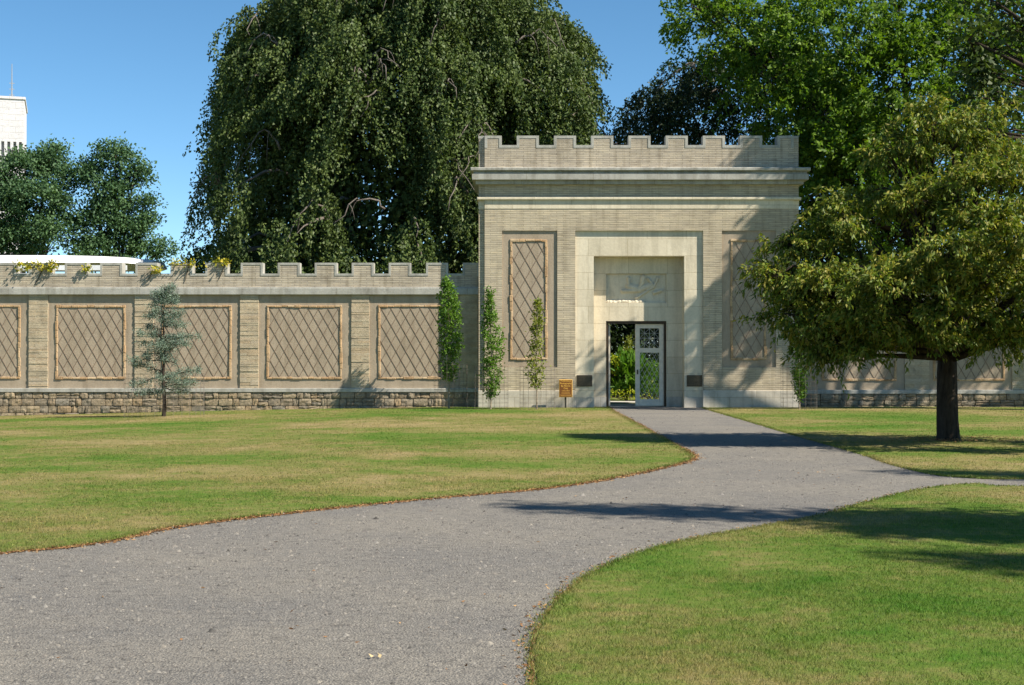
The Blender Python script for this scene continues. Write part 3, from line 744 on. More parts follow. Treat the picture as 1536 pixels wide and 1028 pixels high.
def garden_wall(label, xa, xb, merlons, piers, panels, seed, dzl=0):
    """xa..xb in photo pixels at the wall's own distance; piers and panels likewise"""
    w = thing('garden_wall', label, 'wall', ((wx(xa) + wx(xb)) / 2, YW, 0)); pr = random.Random(seed)
    A, B = wx(xa), wx(xb)
    zc0, zc1 = wz(442.5), wz(432); zl0, zl1 = wz(588.5 + dzl), wz(582.5 + dzl)
    b = MB(); b.box(A, B, YW + .035, YW + .42, zl1 - .05, zc0 + .03); b.build('stucco_field', M['plaster'], w)
    b = MB(); b.cbox(A, B, YW - .09, YW + .47, zc0, zc1, .015); b.box(A, B, YW - .045, YW + .45, zc1 + .001, zc1 + .025); b.build('cornice', M['cornice'], w)
    b = MB(); b.cbox(A, B, YW - .08, YW + .45, zl0, zl1, .012); b.build('ledge', M['coping'], w)
    bw, tr = MB(), MB(); crenels(bw, tr, [(wx(p), wx(q)) for p, q in merlons], YW, YW + .38, zc1 + .025, wz(410.5), wz(394.3), A, B, .07)
    bw.build('parapet', M['parapet'], w); tr.build('battlement_trim', M['coping'], w)
    rubble(w, A, B, zl0, YW, seed)
    for p0, p1 in piers:
        m = MB(); z = zl1; k = 0
        while z < zc0 - .02:
            hh = pr.uniform(.05, .10); hh = min(hh, zc0 - z)
            if zc0 - z - hh < .04: hh = zc0 - z
            dd = pr.uniform(0, .012) if k % 5 else -.003
            j0, j1 = pr.uniform(-.006, .006), pr.uniform(-.006, .006)
            cut = pr.uniform(.3, .7) if pr.random() < .6 else None; xx = [wx(p0) + j0, wx(p1) + j1]
            if cut: xx.insert(1, xx[0] + (xx[1] - xx[0]) * cut)
            for u, v in zip(xx[:-1], xx[1:]):
                m.cbox(u, v - .004, YW - dd - pr.uniform(0, .006), YW + .04, z + .001, z + hh - .001, .004)
            z += hh; k += 1
        m.build('pilaster', M['pier'], w)
    for i, (p0, p1) in enumerate(panels):
        lattice_panel(w, wx(p0), wx(p1), wz(569 + dzl), wz(458), YW + .033, .312, .545, seed * 31 + i)
    return w
ml = [(694, 719)] + [(a, a + 33) for a in (639, 583, 527.5, 472, 416.5, 361, 308, 255.5, 203, 150, 97, 44, -9, -62, -115, -168)]
garden_wall('long tan garden wall with battlements and four-square lattice panels, running left from the gatehouse', -220, 718, ml,
            [(690, 717), (527, 554), (360, 388), (202, 230), (43, 72), (-115, -87)], [(567, 676), (400, 513), (243, 347), (83, 188), (-75, 30), (-215, -127)], 11)
mr = [(1200, 1222)] + [(1246 + 55 * i, 1246 + 55 * i + 33) for i in range(12)]
garden_wall('tree-shaded garden wall with battlements to the right of the gatehouse, behind the leafy olive tree', 1199, 1900, mr,
            [(1200, 1217), (1357, 1394), (1518, 1546), (1680, 1708), (1840, 1868)], [(1233, 1345), (1400, 1507), (1560, 1668), (1720, 1828)], 12, 2.5)

# ------------------------------------------------------------------ sign in front of the portal pier
def sign():
    y = YF - .42; s = thing('notice_sign', 'small brown notice board with gold lettering on a post beside the portal', 'sign', (X(848.5, y), y, .03))
    x0, x1, z0, z1 = X(838.5, y), X(858.5, y), Z(596, y), Z(569.5, y)
    b = MB(); b.cbox(x0, x1, y, y + .03, z0, z1, .006); bo = b.build('board', M['signyel'], s)
    b = MB(); b.box(x0 + .016, x1 - .016, y - .003, y, z0 + .016, z1 - .016); b.build('board_face', M['signbrown'], bo)
    cx = (x0 + x1) / 2
    for k, (txt, sz, zz) in enumerate((('Professional', .068, .92), ('Photography', .072, .78), ('By Permit', .074, .635), ('Only', .070, .50))):
        c = bpy.data.curves.new('lettering', 'FONT'); c.body = txt; c.size = sz; c.align_x = 'CENTER'; c.align_y = 'CENTER'; c.extrude = .001; c.offset = .0006
        o = bpy.data.objects.new('lettering', c); COL.objects.link(o); c.materials.append(M['signyel'])
        bpy.context.view_layer.update()
        me = bpy.data.meshes.new_from_object(o.evaluated_get(bpy.context.evaluated_depsgraph_get()))
        bpy.data.objects.remove(o); me.transform(Matrix.Translation((cx, y - .005, z0 + (z1 - z0) * zz)) @ Matrix.Rotation(math.pi / 2, 4, 'X'))
        me.materials.clear(); link('lettering', me, M['signyel'], bo)
    pr = random.Random(4)
    for zz, wd in ((.36, .24), (.235, .25), (.115, .32)):     # three lines too small to read
        t = cx - wd / 2; b = MB()
        while t < cx + wd / 2:
            L = pr.uniform(.016, .03); hh = pr.uniform(.012, .02); zc = z0 + (z1 - z0) * zz
            b.box(t, t + L * .7, y - .005, y - .003, zc - .008, zc - .008 + hh); t += L
        b.build('small_print', M['signyel'], bo)
    b = MB(); b.box(X(847, y), X(849.6, y), y + .031, y + .075, -.15, z1 - .1); b.build('post', M['post'], s)
sign()

# ------------------------------------------------------------------ small trees along the wall
def column_tree(label, px, y, top, base_py, profile, mat, n, seed, gz0=.03):
    """young upright tree: profile is (height fraction, half-width in m, sideways shift in m)"""
    rng = np.random.default_rng(seed); pr = random.Random(seed); x = X(px, y); H = Z(top, y) - gz0
    o = thing('columnar_tree', label, 'tree', (x, y, gz0), 'young columnar trees along the walls')
    hs = [p[0] for p in profile]; ws = [p[1] for p in profile]; sh = [p[2] for p in profile]
    t = MB(); t.tube([(x + np.interp(k / 7, hs, sh) * .6, y, gz0 - .05 + H * .97 * k / 7) for k in range(8)], [.030 - .003 * k for k in range(8)], 6)
    C = []
    for k in range(n):
        f = rng.uniform(hs[0], 1) ; w = np.interp(f, hs, ws); a = rng.uniform(0, 6.28); r = w * math.sqrt(rng.uniform(.1, 1))
        C.append((x + np.interp(f, hs, sh) + math.cos(a) * r, y + math.sin(a) * r, gz0 + f * H))
        if k % 4 == 0: t.tube([(x + np.interp(max(f - .1, 0), hs, sh) * .6, y, gz0 + max(f - .1, .12) * H), C[-1]], [.008, .003], 3)
    t.build('trunk', M['barkl'], o)
    C = np.array(C); d = rng.normal(size=C.shape); d[:, 2] = np.abs(d[:, 2]) * .4
    P, D = cluster_leaves(rng, C, d, 9, .06, .25)
    link('crown', leaves_mesh('crown', P, D, .10, .055, rng), mat, o)
column_tree('dense dark-green columnar tree, tallest, before the shaded wall corner', 673, 44.15, 418, 612, [(.22, .14, .02), (.35, .27, .05), (.5, .34, .06), (.62, .34, .02), (.75, .36, .02), (.9, .24, -.05), (1, .06, -.08)], M['l_young'], 330, 21)
column_tree('columnar tree with a broad middle and thin pale top, at the gatehouse corner', 736, 43.5, 436, 613, [(.1, .10, 0), (.22, .26, .03), (.45, .32, .06), (.6, .34, .08), (.72, .18, -.02), (.86, .13, -.05), (1, .03, -.05)], M['l_young'], 260, 22)
column_tree('spindly pale-leaved columnar tree in front of the left gatehouse lattice', 805, 43.5, 452, 612, [(.2, .08, 0), (.32, .24, -.02), (.45, .26, 0), (.6, .14, 0), (.8, .17, 0), (.92, .12, .04), (1, .03, .05)], M['l_pale'], 130, 23)
column_tree('short columnar tree by the right wall corner, half hidden under the olive tree', 1199, 43.7, 500, 612, [(.12, .06, 0), (.25, .16, .03), (.5, .20, 0), (.75, .22, 0), (1, .1, 0)], M['l_young'], 120, 24)

def cage(label, px, y, r, h, z0, seed, n=18, rings=11):
    x = X(px, y); m = MB(); pr = random.Random(seed)
    for k in range(n):
        a = 2 * math.pi * k / n; m.tube([(x + math.cos(a) * r, y + math.sin(a) * r, z0 - .02), (x + math.cos(a) * r, y + math.sin(a) * r, z0 + h)], .0035, 3)
    for j in range(rings):
        zz = z0 + .05 + (h - .06) * j / (rings - 1)
        m.tube([(x + math.cos(2 * math.pi * k / 24) * r, y + math.sin(2 * math.pi * k / 24) * r, zz) for k in range(25)], .003, 3)
    tag(m.build('wire_cage', M['wire']), label, 'wire cage', 'wire cages guarding the young trees')
cage('thin wire cage round the dense dark-green columnar tree', 676, 44.15, .52, 1.35, .03, 1)
cage('thin wire cage round the columnar tree at the gatehouse corner', 737, 43.5, .52, 1.3, .03, 2)
cage('thin wire cage round the spindly pale columnar tree', 806, 43.5, .55, 1.3, .03, 3)
cage('thin wire cage round the short columnar tree by the right corner', 1198, 43.7, .55, 1.35, .03, 4)
cage('wide wire cage round the blue conifer', 247, 41.7, 1.15, 1.3, -.18, 5, 28, 10)

def cedar():
    y = 41.7; x = X(246, y); z0 = float(hgt(x, y)) + .03; H = Z(428, y) - z0; rng = np.random.default_rng(31); pr = random.Random(31)
    o = thing('blue_cedar', 'ragged young blue conifer standing alone before the left wall', 'conifer', (x, y, z0))
    t = MB(); tr = [(x + .02 * math.sin(k * 1.7), y, z0 - .05 + H * k / 9) for k in range(10)]
    t.tube(tr, [.062 - .0058 * k for k in range(10)], 7)
    C, Dv = [], []
    def branch(f, az, L, up, dens=1):
        s = np.array([x, y, z0 + f * H]); d = np.array([math.cos(az), math.sin(az), up]); n = 8; pts = []
        for k in range(n):
            u = k / (n - 1); p = s + d * L * u + np.array([0, 0, -.12 * L * u * u]) + rng.normal(size=3) * .02; pts.append(tuple(p))
        t.tube(pts, [.018 * (1 - .8 * k / 7) + .003 for k in range(n)], 4)
        for k in range(int(20 * L * dens) + 6):
            u = rng.uniform(.25, 1.02); q = s + d * L * u + np.array([0, 0, -.12 * L * u * u]) + rng.normal(size=3) * np.array([.09, .09, .06]) * (1.2 - .5 * u)
            C.append(q); Dv.append(d + np.array([0, 0, .5]))
    spec = [(.30, 3.2, .85, -.2), (.33, 2.9, .95, .35), (.42, 3.3, .95, .12), (.47, 2.9, .7, .05), (.25, .2, .9, .1), (.30, .1, 1.05, .28), (.22, -.4, .9, .25), (.18, 3.4, .7, .1), (.2, .5, .7, .05),
            (.28, -.9, .8, .2), (.55, 3.1, .72, .1), (.58, .1, .95, .25), (.62, 3.4, .75, .15), (.55, -.3, .85, .1), (.68, .3, .6, .2), (.66, 2.8, .6, .2), (.74, 3.1, .55, .3), (.78, .2, .5, .2), (.84, 3.0, .42, .2), (.86, .2, .35, .3), (.92, 2.6, .3, .2), (.93, .3, .25, .3)]
    for f, az, L, up in spec: branch(f, az, L, up, 1.3)
    for k in range(30):
        f = rng.uniform(.16, .97); L = (1 - f) * .42 + .22
        if f < .5: L *= .8
        branch(f, rng.uniform(0, 6.28), L, rng.uniform(0, .4), 1.3 if f > .52 else .55)
    for k in range(30): C.append(np.array([x + rng.normal() * .05, y + rng.normal() * .05, z0 + H * rng.uniform(.85, 1.0)])); Dv.append(np.array([0, 0, 1.]))
    t.build('trunk', M['bark'], o)
    P, D = cluster_leaves(rng, np.array(C), np.array(Dv), 24, .05, -.2, .8)
    link('crown', leaves_mesh('crown', P, D, .06, .017, rng), M['l_cedar'], o)
cedar()

# ------------------------------------------------------------------ yellow vines on the battlements
def vine(label, x0, x1, y0, y1, n, seed, hang=()):
    rng = np.random.default_rng(seed); xm = wx((x0 + x1) / 2); ym = YW - .04
    o = thing('yellow_vine', label, 'vine', (xm, ym, wz(y1)), 'yellow vines spilling over the left battlements')
    xs = rng.uniform(x0, x1, n); prof = rng.normal(0, 1.4, n)
    C = np.stack([wx(xs), YW - .05 + rng.normal(size=n) * .05 , wz(rng.uniform(y0, y1, n) + prof)], 1)
    P, D = cluster_leaves(rng, C, np.tile([0, -.6, .2], (n, 1)), 5, .05, .3)
    link('foliage', leaves_mesh('foliage', P, D, .085, .07, rng), M['l_yellow'], o)
    t = MB()
    for a in hang: t.tube([(wx(a[0]), YW - .03, wz(y1 - 3)), (wx((a[0] + a[1]) / 2), YW - .03, wz((y1 + a[2]) / 2)), (wx(a[1]), YW - .02, wz(a[2]))], [.014, .012, .008], 4)
    t.tube([(wx(x0), YW + .02, wz(y1)), (wx((x0 + x1) / 2), YW - .02, wz((y0 + y1) / 2)), (wx(x1), YW + .01, wz(y0 + 2))], .008, 4)
    t.build('stem', M['bark'], o)
vine('broad yellow vine mat on the wall top at the far left', 20, 88, 393, 407, 62, 41, [(64, 52, 428)])
vine('yellow vine tuft with a drooping tail in the gap nearest the tent end', 126, 135, 398, 408, 12, 42)
vine('small yellow vine tuft low in a crenel beside the tent end', 229, 242, 403, 409, 14, 43, [(229, 222, 420)])
vine('yellow vine over a whole merlon with a tail hanging down its right side', 254, 292, 392, 397, 20, 44, [(284, 277, 424)])
vine('yellow vine framing the last overgrown merlon towards the gatehouse', 305, 346, 391, 398, 20, 45, [(338, 328, 420)])

# ------------------------------------------------------------------ behind the wall
def tent():
    y = 60; x0, x1 = X(-120, y), X(240, y); zt = Z(386, y); ze = Z(397, y)
    o = thing('marquee_tent', 'long white tent roof with a rounded right end above the left wall', 'tent', ((x0 + x1) / 2, y, 0))
    m = MB(); n = 24; prof = []
    for k in range(n + 1):
        t = k / n; x = x0 + (x1 - x0) * t
        q = max(0, (t - .42) / .58); prof.append((x, ze + (zt - ze) * (1 - q ** 3.2 * .6), 1 if t < .93 else max(.35, 1 - (t - .93) * 8)))
    rows = []
    for x, zr, wd in prof:
        rows.append([(x, y - 3 * wd + 3 * 0 , ze - .12), (x, y - 2.7 * wd, ze + (zr - ze) * .45), (x, y - 1.6 * wd, ze + (zr - ze) * .9), (x, y, zr), (x, y + 1.6 * wd, ze + (zr - ze) * .9), (x, y + 3 * wd, ze - .12)])
    vs = [p for r in rows for p in r]; k = 6
    m.add(vs, [(i * k + j, (i + 1) * k + j, (i + 1) * k + j + 1, i * k + j + 1) for i in range(n) for j in range(k - 1)] + [tuple(n * k + j for j in range(k)), tuple(reversed(range(k)))])
    m.build('canopy', M['white'], o, smooth=False)
    m = MB(); m.box(x0, x1 - .6, y - 2.97, y - 2.93, ze - .42, ze - .22); m.box(x0, x1 - .6, y - 2.97, y - 2.93, ze - .62, ze - .54); m.build('valance', M['white'], o)
    for k in range(6):
        for s in (-1, 1):
            p = MB(); xx = x0 + .2 + (x1 - x0 - 1.2) * k / 5; p.tube([(xx, y + s * 2.8, -.5), (xx, y + s * 2.8, ze - .1)], .05, 8); p.build('pole', M['white'], o)
tent()

def tower():
    y = 200; x0, x1 = X(-90, y), X(35.5, y); zt = Z(149, y); yd_ = 12
    o = thing('tower_block', 'tall white masonry block with narrow arched openings beyond the far trees', 'building', (x1, y, -1))
    m = MB(); zs, za = Z(243, y), Z(213, y); holes = []
    wn_ = .4; xs = [X(p, y) for p in (5, 13.5, 22, 30)] + [X(p, y) for p in (-4, -13, -22, -31, -40, -49, -58, -67)]
    for xx in xs: holes.append((xx - wn_ / 2, xx + wn_ / 2, zs, za))
    holed(m, x0, x1, -1, zt, y, holes, .8)
    m.box(x0, x1, y + .81, y + yd_, -1, zt - .01)
    m.add([(x1, y, -1), (x1, y + .81, -1), (x1, y + .81, zt), (x1, y, zt)], [(0, 1, 2, 3)])
    m.build('wall', M['tower'], o)
    m = MB(); m.box(x0 - .15, x1 + .15, y - .15, y + yd_ + .15, zt, zt + .35); m.build('roof_edge', M['tower'], o)
    for xx in xs:
        w = MB(); w.box(xx - wn_ / 2, xx + wn_ / 2, y + .5, y + .6, zs, za); w.build('window', M['glass'], o)
    a = MB(); ax = X(16.5, y); a.tube([(ax, y + 3, zt), (ax, y + 3, Z(138, y)), (ax, y + 3, Z(90, y))], [.12, .09, .04], 6)
    for k in range(3): a.box(ax - .35, ax + .35, y + 2.97, y + 3.03, Z(138 - k * 9, y), Z(138 - k * 9, y) + .08)
    a.build('antenna', M['iron'], o)
    o.rotation_euler.z = math.radians(17.5)
tower()

# weeping beech
def beech(name, label, cx, cy, prof, ry, n, seed, mat, dens=15, core=16000, zmin=2.2, leafsz=(.13, .085), theta=(-math.pi * 1.12, math.pi * .12), arches=70, boughs=14, limit=None, thin=0):
    """prof: (height, half-width) pairs of the crown's outline; strands hang from arching boughs"""
    rng = np.random.default_rng(seed); pr = random.Random(seed)
    o = thing(name, label, 'tree', (cx, cy, 0)); zs = [p[0] for p in prof]; rs = [p[1] for p in prof]; Rz = lambda z: np.interp(z, zs, rs)
    wood = MB(); H = zs[-1]
    wood.tube([(cx, cy, -.2), (cx + .1, cy, 2), (cx, cy + .1, 6), (cx + .2, cy, H * .75)], [.9, .7, .6, .3], 12, jit=.1, rng=pr)
    P, D = [], []
    for i in range(n):
        th = rng.uniform(*theta); top = i < n * .3
        z1 = rng.uniform(H * .72, H) if top else rng.uniform(H * .28, H * .95)
        u = rng.uniform(.55, 1.0) if top else rng.uniform(.7, 1.08)
        r = Rz(z1) * u; low = z1 < H * .62; L = min(rng.uniform(2.2, 5.2) if low else rng.choice((rng.uniform(.9, 2.2), rng.uniform(1.8, 4.0))), z1 - zmin)
        if L < .8 or (low and rng.random() < thin): continue
        ax, ay = cx + math.cos(th) * r, cy + math.sin(th) * r * ry
        w = rng.uniform(.3, .8) if low else rng.uniform(.4, 1.25); k = int(w * rng.uniform(15, 24)) + 3; sl = rng.normal() * .22; so_ = rng.uniform(0, .16); out = np.array([math.cos(th), math.sin(th) * ry])
        if i % max(1, n // arches) == 0:
            s = (cx + math.cos(th) * r * .45, cy + math.sin(th) * r * ry * .45, z1 - .9)
            hi = (cx + math.cos(th) * r * .85, cy + math.sin(th) * r * ry * .85, z1 + rng.uniform(.5, 1.0))
            q = bez(s, hi, (ax + out[0] * .25, ay + out[1] * .25, z1 - .9), 9)
            q = [(a + pr.uniform(-.08, .08), b_ + pr.uniform(-.08, .08), c + pr.uniform(-.1, .1)) for a, b_, c in q]
            wood.tube(q, [.11, .10, .09, .08, .07, .06, .045, .03, .015], 5)
        for s in range(k):
            l = L * rng.uniform(.45, 1.0); m = int(l * dens); t = np.sort(rng.random(m))
            ox, oy = rng.normal() * w * .5, rng.normal() * w * .35
            cap = .7 * (1 - np.exp(-t * 5))
            x = ax + ox * (.5 + cap) + out[0] * (.5 * cap + so_ * t * l) + sl * t * l + rng.normal(size=m) * .09; y = ay + oy * (.5 + cap) + out[1] * (.5 * cap + so_ * t * l) + rng.normal(size=m) * .09
            z = z1 - (ox * ox + oy * oy) * 1.1 - t * l + rng.normal(size=m) * .05
            P.append(np.stack([x, y, z], 1)); dd = rng.normal(size=(m, 3)) * .55; dd[:, 2] -= .9; dd[:, 0] += out[0] * .35; dd[:, 1] += out[1] * .35; D.append(dd)
    for i in range(boughs):        # bare elbows of grey boughs that show on the surface
        th = rng.uniform(-math.pi * .95, -.05); z0 = rng.uniform(H * .38, H * .97); dth = rng.choice((-1, 1)) * rng.uniform(.06, .20); hgt_ = rng.uniform(.3, .9); dr = rng.uniform(.8, 2.2)
        q = []
        for k in range(9):
            u = k / 8; zz = z0 + hgt_ * math.sin(min(u * 2.2, math.pi) * .9) - dr * max(0, u - .45) ** 1.5 * 2 + rng.normal() * .06
            r = Rz(min(zz, H)) * (.90 + .15 * u) + .12 + rng.normal() * .05; a = th + dth * u + rng.normal() * .009
            q.append((cx + math.cos(a) * r, cy + math.sin(a) * r * ry, zz))
        wood.tube(q, [.058 * (1 - .75 * k / 8) for k in range(9)], 5)
        for b_ in range(2):
            k = int(rng.integers(3, 7)); e = (q[k][0] + rng.normal() * .4, q[k][1] - .1, q[k][2] - rng.uniform(.5, 1.3)); wood.tube(bez(q[k], ((q[k][0] + e[0]) / 2, e[1], q[k][2] + .05), e, 5), [.022, .019, .016, .012, .006], 4)
    P = np.concatenate(P); D = np.concatenate(D)
    if limit:
        r = np.hypot(P[:, 0] - cx, (P[:, 1] - cy) / ry); k = r < np.interp(P[:, 2], [a for a, _ in limit], [b_ for _, b_ in limit]) + .3 * np.sin(P[:, 2] * 2.7) + rng.normal(size=len(r)) * .22
        P, D = P[k], D[k]
    wood.build('trunk', M['barkg'], o, smooth=True)
    link('crown', leaves_mesh('crown', P, D, leafsz[0], leafsz[1], rng), mat, o)
    # the dense inner foliage behind the hanging strands
    th = rng.uniform(-math.pi * 1.2, math.pi * .2, core); z = rng.uniform(zmin - 1, H * .97, core); r = Rz(z) * rng.uniform(.3, .74, core)
    C = np.stack([cx + np.cos(th) * r, cy + np.sin(th) * r * ry, z], 1)
    dd = rng.normal(size=(core, 3)); dd[:, 2] -= .6
    link('inner_foliage', leaves_mesh('inner_foliage', C, dd, .27, .19, rng), mat, o)
beech('weeping_beech', 'huge weeping beech hanging in dark green curtains behind the left wall', -4.55, 62.0,
      [(0, 10.4), (5.5, 9.9), (8, 9.0), (11, 8.2), (14.2, 7.4), (16, 7.1), (17.3, 6.2), (18.3, 4.2), (18.9, 1.8)], .85, 470, 51, M['l_beech'], dens=26, core=90000, leafsz=(.15, .10), boughs=50,
      limit=[(0, 10.9), (5.4, 10.4), (11.4, 9.2), (14.6, 8.6), (16, 8.1), (16.8, 7.2), (18.5, 5), (19.6, 2.5)], thin=.38)
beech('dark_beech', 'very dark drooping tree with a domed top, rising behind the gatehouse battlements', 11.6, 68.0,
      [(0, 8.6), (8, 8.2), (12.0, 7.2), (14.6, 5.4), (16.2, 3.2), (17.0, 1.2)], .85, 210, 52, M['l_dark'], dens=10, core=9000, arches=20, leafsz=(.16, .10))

# big fresh-green tree behind the right wall
def blobs_at(Y, L):
    """(px, py, radius px wide, radius px high, depth shift, sprays)"""
    return [(X(a, Y + d), Y + d, Z(b_, Y + d), rw / F * (Y + d), (rw + rh) / 2 / F * (Y + d), rh / F * (Y + d), n) for a, b_, rw, rh, d, n in L]
crown_tree('green_tree', 'tall bright-green broadleaf tree towering behind the right wall', 'tree', (X(1370, 61), 61, 0), 7.5, .42,
           blobs_at(61, [(1222, 255, 48, 55, -1.5, 90), (1090, 45, 75, 42, 0, 95), (1050, 15, 38, 26, -1, 34), (1170, 110, 80, 50, -1, 120), (1150, 10, 90, 50, 1, 100), (1250, 60, 90, 60, -3, 140), (1230, 180, 75, 55, -3, 130),
                         (1330, 130, 90, 60, -4, 150), (1350, 10, 100, 60, -1, 120), (1290, 250, 80, 60, -4, 130), (1240, 300, 60, 70, -2, 90), (1420, 90, 90, 70, -3, 150), (1400, 230, 90, 60, -4, 140), (1470, 20, 90, 60, -2, 110),
                         (1520, 150, 90, 70, -3, 140), (1500, 270, 90, 70, -2, 120), (1620, 60, 110, 90, -1, 100), (1640, 210, 110, 80, -1, 90), (1330, -90, 130, 60, 2, 70), (1500, -90, 120, 60, 2, 60), (1220, 380, 70, 60, 0, 60), (1330, 370, 90, 60, -1, 70), (1460, 380, 100, 60, -1, 70)]),
           None, (M['bark'], M['l_maple']), 61, per=44, spray=(1.25, .12, .10), droop=.1, lsize=(.20, .115), twigs=10, low=.5, inner=.55, limb_r=.14)

# near olive-leaved tree on the right lawn
YCH = 27.2
crown_tree('olive_tree_on_lawn', 'low spreading tree with olive-yellow drooping leaves and black trunk on the right lawn', 'tree', (X(1422, YCH), YCH, .03), 1.75, .205,
           blobs_at(26.4, [(1860, 400, 70, 50, -2.0, 150), (1950, 400, 70, 50, -1.2, 150), (1800, 330, 60, 50, -.6, 120), (1154, 408, 16, 7, -.2, 11), (1176, 425, 24, 12, -.1, 19), (1166, 440, 26, 14, 0, 20), (1186, 472, 30, 16, -.3, 27), (1216, 504, 26, 12, 0, 18), (1240, 520, 46, 10, -.4, 41), (1350, 506, 60, 14, -.8, 62), (1181, 352, 22, 8, .2, 18), (1251, 342, 34, 10, .2, 27), (1345, 225, 20, 26, .3, 20), (1420, 400, 90, 60, .6, 139), (1330, 400, 80, 60, .8, 111), (1500, 400, 90, 70, .6, 139), (1500, 504, 50, 12, -.8, 48), (1191, 398, 42, 24, -.2, 61), (1164, 416, 18, 8, 0, 11), (1176, 362, 18, 12, .3, 12), (1231, 372, 40, 22, .2, 57), (1186, 455, 30, 26, 0, 32), (1241, 440, 50, 36, -.6, 108), (1231, 492, 36, 26, -.2, 54), (1255, 510, 42, 16, -.2, 49), (1251, 532, 10, 5, 0, 4),
                           (1275, 335, 36, 22, -.2, 49), (1262, 302, 16, 12, 0, 12), (1290, 400, 60, 40, -.8, 125), (1325, 282, 40, 26, .2, 57), (1340, 240, 22, 22, .2, 21), (1372, 212, 34, 24, 0, 49), (1400, 165, 22, 12, 0, 9), (1300, 472, 50, 34, -.9, 91), (1370, 484, 60, 28, -1.4, 108), (1350, 440, 50, 34, -1.6, 91),
                           (1390, 370, 66, 40, -1.3, 133), (1370, 300, 50, 32, -.5, 83), (1440, 285, 55, 34, -.7, 91), (1400, 180, 36, 22, 0, 32), (1430, 225, 60, 28, .1, 74), (1490, 180, 50, 22, .2, 41), (1450, 482, 55, 32, -1.4, 100), (1510, 497, 46, 20, -1.2, 66), (1490, 420, 60, 34, -1.6, 116), (1470, 350, 60, 34, -1.3, 108), (1530, 355, 60, 40, -.9, 100), (1520, 255, 60, 36, -.2, 91),
                           (1560, 462, 60, 44, -.8, 100), (1600, 400, 70, 60, -.3, 108), (1600, 280, 80, 60, 0, 100), (1690, 430, 70, 60, 0, 74), (1700, 330, 70, 60, .3, 57), (1430, 420, 70, 50, 1.4, 100), (1330, 440, 60, 40, 1.2, 66), (1690, 400, 60, 40, -3.6, 86), (1740, 380, 70, 50, -3.0, 96), (1650, 350, 60, 44, -2.6, 86), (1790, 430, 60, 40, -3.8, 74), (1580, 330, 60, 40, -2.2, 74), (1560, 215, 60, 36, .4, 57)]),
           None, (M['bark'], M['l_cherry']), 71, per=24, layers=3.2, spray=(.38, .22, .035), droop=.75, lsize=(.112, .042), twigs=14, low=.5, inner=.45, limb_r=.07)

# tall tree off to the right whose boughs reach into the top corner
def limbs_tree():
    Y = 38.5
    crown_tree('tall_dark_tree', 'dark sparse boughs of a tall tree reaching in at the top right corner', 'tree', (20.0, 41.0, 0), 7.5, .38,
               [(12.95, 40.2, 10.6, .7, .5, .8, 5), (13.1, 40.0, 7.9, .8, .5, .25, 5), (13.6, 40.2, 8.9, .8, .5, .6, 6), (13.3, 40.4, 12.0, .7, .5, .7, 5), (13.9, 40.3, 9.5, .9, .8, .9, 7), (14.6, 40.6, 10.9, 1.0, .8, .9, 9)] +
               [(fx + 2.25 * (45 - y), y, fz + 2.25 * (45 - y), rx, ry, rz, n) for fx, fz, y, rx, ry, rz, n in
                [(9.3, 8.6, 41.6, 1.1, .5, 1.0, 70), (11.2, 8.0, 41.2, 1.5, .7, 1.5, 90), (9.2, 6.3, 41.5, .9, .45, 1.0, 60), (10.8, 5.4, 41.8, 1.4, .6, 1.2, 70), (8.8, 4.3, 41.3, .8, .35, .55, 34), (7.45, 4.75, 41.5, .10, 1.3, .05, 12), (7.91, 4.45, 41.4, .10, 0.8, .05, 8), (7.87, 4.15, 41.3, .10, 1.1, .05, 10), (8.33, 3.85, 41.5, .10, 1.5, .05, 12), (8.29, 3.55, 41.4, .10, 0.9, .05, 8), (8.75, 3.25, 41.3, .10, 1.2, .05, 9), (8.71, 2.95, 41.5, .10, 0.7, .05, 6), (9.17, 2.65, 41.4, .10, 1.0, .05, 7),
                 (12.7, 5.2, 41.6, 1.2, .6, .9, 44), (15.6, 3.7, 41.8, 1.3, .6, .8, 44), (14, 5.6, 41.2, 1.7, .8, 1.5, 80), (17, 4.2, 41.5, 1.7, .8, 1.3, 80), (17, 7.4, 41.0, 2, .8, 1.6, 80), (19.5, 2.6, 41.5, 1.5, .7, 1.2, 60), (12, 10.6, 41.3, 1.6, .8, 1.3, 70)]],
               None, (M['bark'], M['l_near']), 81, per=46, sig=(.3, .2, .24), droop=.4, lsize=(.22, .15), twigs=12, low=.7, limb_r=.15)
limbs_tree()
# trees standing out of frame to the right: their pointed shadows lie on the path
def pointed(label, x, y, H, r, seed, thin=1.0):
    bl = []; pr = random.Random(seed)
    for k in range(9):
        f = .28 + .68 * k / 8; w = r * (1 - ((f - .28) / .75) ** 1.3) + .12
        for j in range(3 if f < .75 else 1):
            a = pr.uniform(0, 6.28); bl.append((x + math.cos(a) * w * .5, y + math.sin(a) * w * .5, f * H, w * .7 + .15, w * .7 + .15, H * .07, int((14 + 30 * w) * (thin if f < .68 else 1))))
    crown_tree('pointed_tree', label, 'tree', (x, y, 0), H * .8, .16, bl, None, (M['bark'], M['l_near']), seed, group='trees standing beside the path to the right', per=24, sig=.2, lsize=(.17, .10), twigs=4, limb_r=.04, low=.8)
pointed('pointed tree whose long shadow crosses the middle of the gravel path', 12.4, 10.0, 11.8, 1.8, 91, .13)
pointed('pointed tree whose shadow lies on the near right lawn', 15.0, 6.25, 11.5, 1.4, 92, .6)
pointed('pointed tree whose shadow lies where the side path meets the gravel', 17.5, 14.4, 11.9, 2.5, 93)

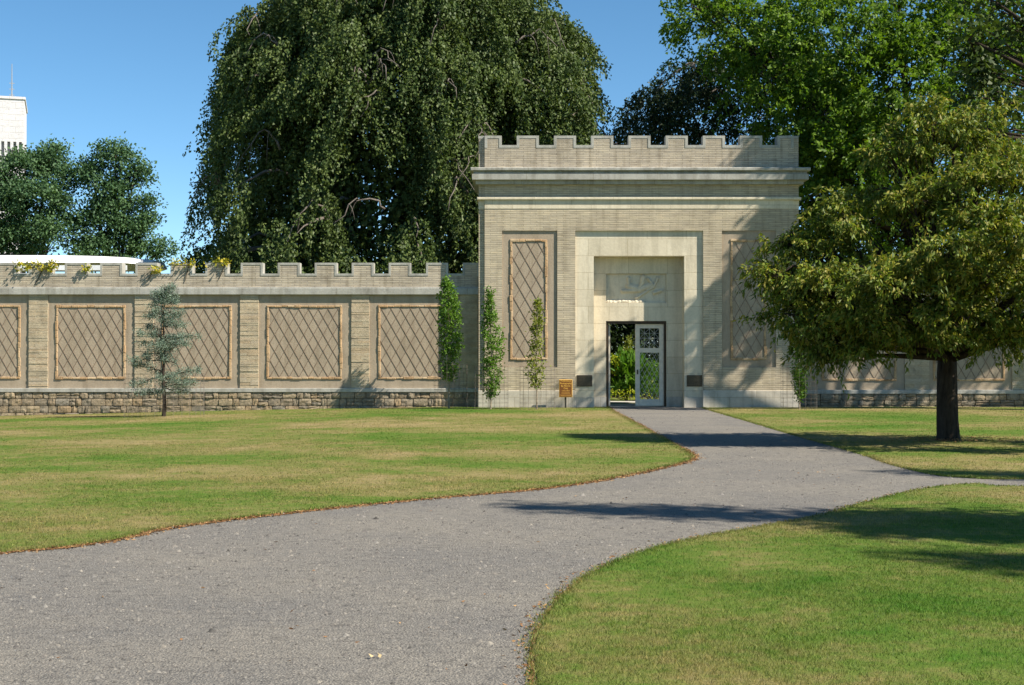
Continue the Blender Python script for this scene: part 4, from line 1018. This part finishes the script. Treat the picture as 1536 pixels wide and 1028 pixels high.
# far trees at the left
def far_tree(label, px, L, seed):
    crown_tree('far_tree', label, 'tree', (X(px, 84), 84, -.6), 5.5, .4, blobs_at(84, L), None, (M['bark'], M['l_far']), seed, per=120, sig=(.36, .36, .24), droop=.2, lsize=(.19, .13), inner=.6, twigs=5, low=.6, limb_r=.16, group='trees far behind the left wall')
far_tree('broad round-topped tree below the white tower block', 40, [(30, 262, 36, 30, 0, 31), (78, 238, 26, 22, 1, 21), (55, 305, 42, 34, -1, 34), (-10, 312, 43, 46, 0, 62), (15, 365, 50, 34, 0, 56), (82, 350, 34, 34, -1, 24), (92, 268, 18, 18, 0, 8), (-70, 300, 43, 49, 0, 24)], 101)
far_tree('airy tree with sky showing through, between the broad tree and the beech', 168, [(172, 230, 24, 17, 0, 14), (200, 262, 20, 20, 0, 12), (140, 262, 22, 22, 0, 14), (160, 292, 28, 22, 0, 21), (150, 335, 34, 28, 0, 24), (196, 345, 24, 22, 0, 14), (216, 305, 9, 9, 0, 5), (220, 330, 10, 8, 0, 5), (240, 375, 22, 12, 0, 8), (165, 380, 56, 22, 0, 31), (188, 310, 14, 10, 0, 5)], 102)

# garden seen through the doorway
def shrub(name, label, px, y, zb, shape, mat, n, per, ls, seed, droop=.1, stems=True):
    rng = np.random.default_rng(seed); x = X(px, y); o = thing(name, label, 'shrub', (x, y, zb)); rx, ry_, h = shape
    C, d = ell_shell(rng, n, (x, y, zb + h * .5), (rx, ry_, h * .5), .3, .7)
    P, D = cluster_leaves(rng, C, d, per, .06, droop, .7); D[:, 2] += .3
    ok = P[:, 2] > zb
    link('foliage', leaves_mesh('foliage', P[ok], D[ok], ls[0], ls[1], rng), mat, o)
    t = MB()
    for k in range(7): t.tube([(x, y, zb - .05), tuple(C[k])], [.02, .006], 4)
    t.build('stem', M['bark'], o)
shrub('broad_leaved_plant', 'bright broad-leaved planting with upright blades, seen through the open doorway', 940, 53.5, 0, (.75, .7, 1.75), M['l_garden'], 90, 10, (.42, .10), 111, -.9)
shrub('lime_shrub', 'lime-yellow shrub at the left edge of the open doorway', 920, 53.2, .9, (.2, .3, .75), M['l_lime'], 34, 12, (.09, .06), 112)
shrub('slender_shrub', 'thin bronze-tipped spire above the planting in the doorway', 941, 54.2, 1.2, (.13, .16, 1.25), M['l_pale'], 40, 7, (.12, .05), 113)
shrub('feathery_shrub', 'fine green feathery shrub behind the door grille', 978, 53.2, 0, (.75, .6, 1.45), M['l_garden'], 190, 16, (.10, .03), 114, -.2)
shrub('yellow_flower_border', 'low border of yellow flowers at the foot of the doorway planting', 945, 51.9, .0, (1.3, .25, .42), M['l_lime'], 34, 8, (.07, .05), 115)
b = MB(); b.box(2.6, 7.5, 50.2, 51.5, -.02, .012); tag(b.build('garden_path', m_stone('pale_paving', (.5, .47, .42), .1)), kind='structure')

crown_tree('shade_backing', 'very dark foliage added to stand in for the beech shade behind the doorway planting', 'shrub', (5.0, 57.5, 0), 1.5, .12,  # added foliage mass, leaves coloured dark so the doorway background reads as shade
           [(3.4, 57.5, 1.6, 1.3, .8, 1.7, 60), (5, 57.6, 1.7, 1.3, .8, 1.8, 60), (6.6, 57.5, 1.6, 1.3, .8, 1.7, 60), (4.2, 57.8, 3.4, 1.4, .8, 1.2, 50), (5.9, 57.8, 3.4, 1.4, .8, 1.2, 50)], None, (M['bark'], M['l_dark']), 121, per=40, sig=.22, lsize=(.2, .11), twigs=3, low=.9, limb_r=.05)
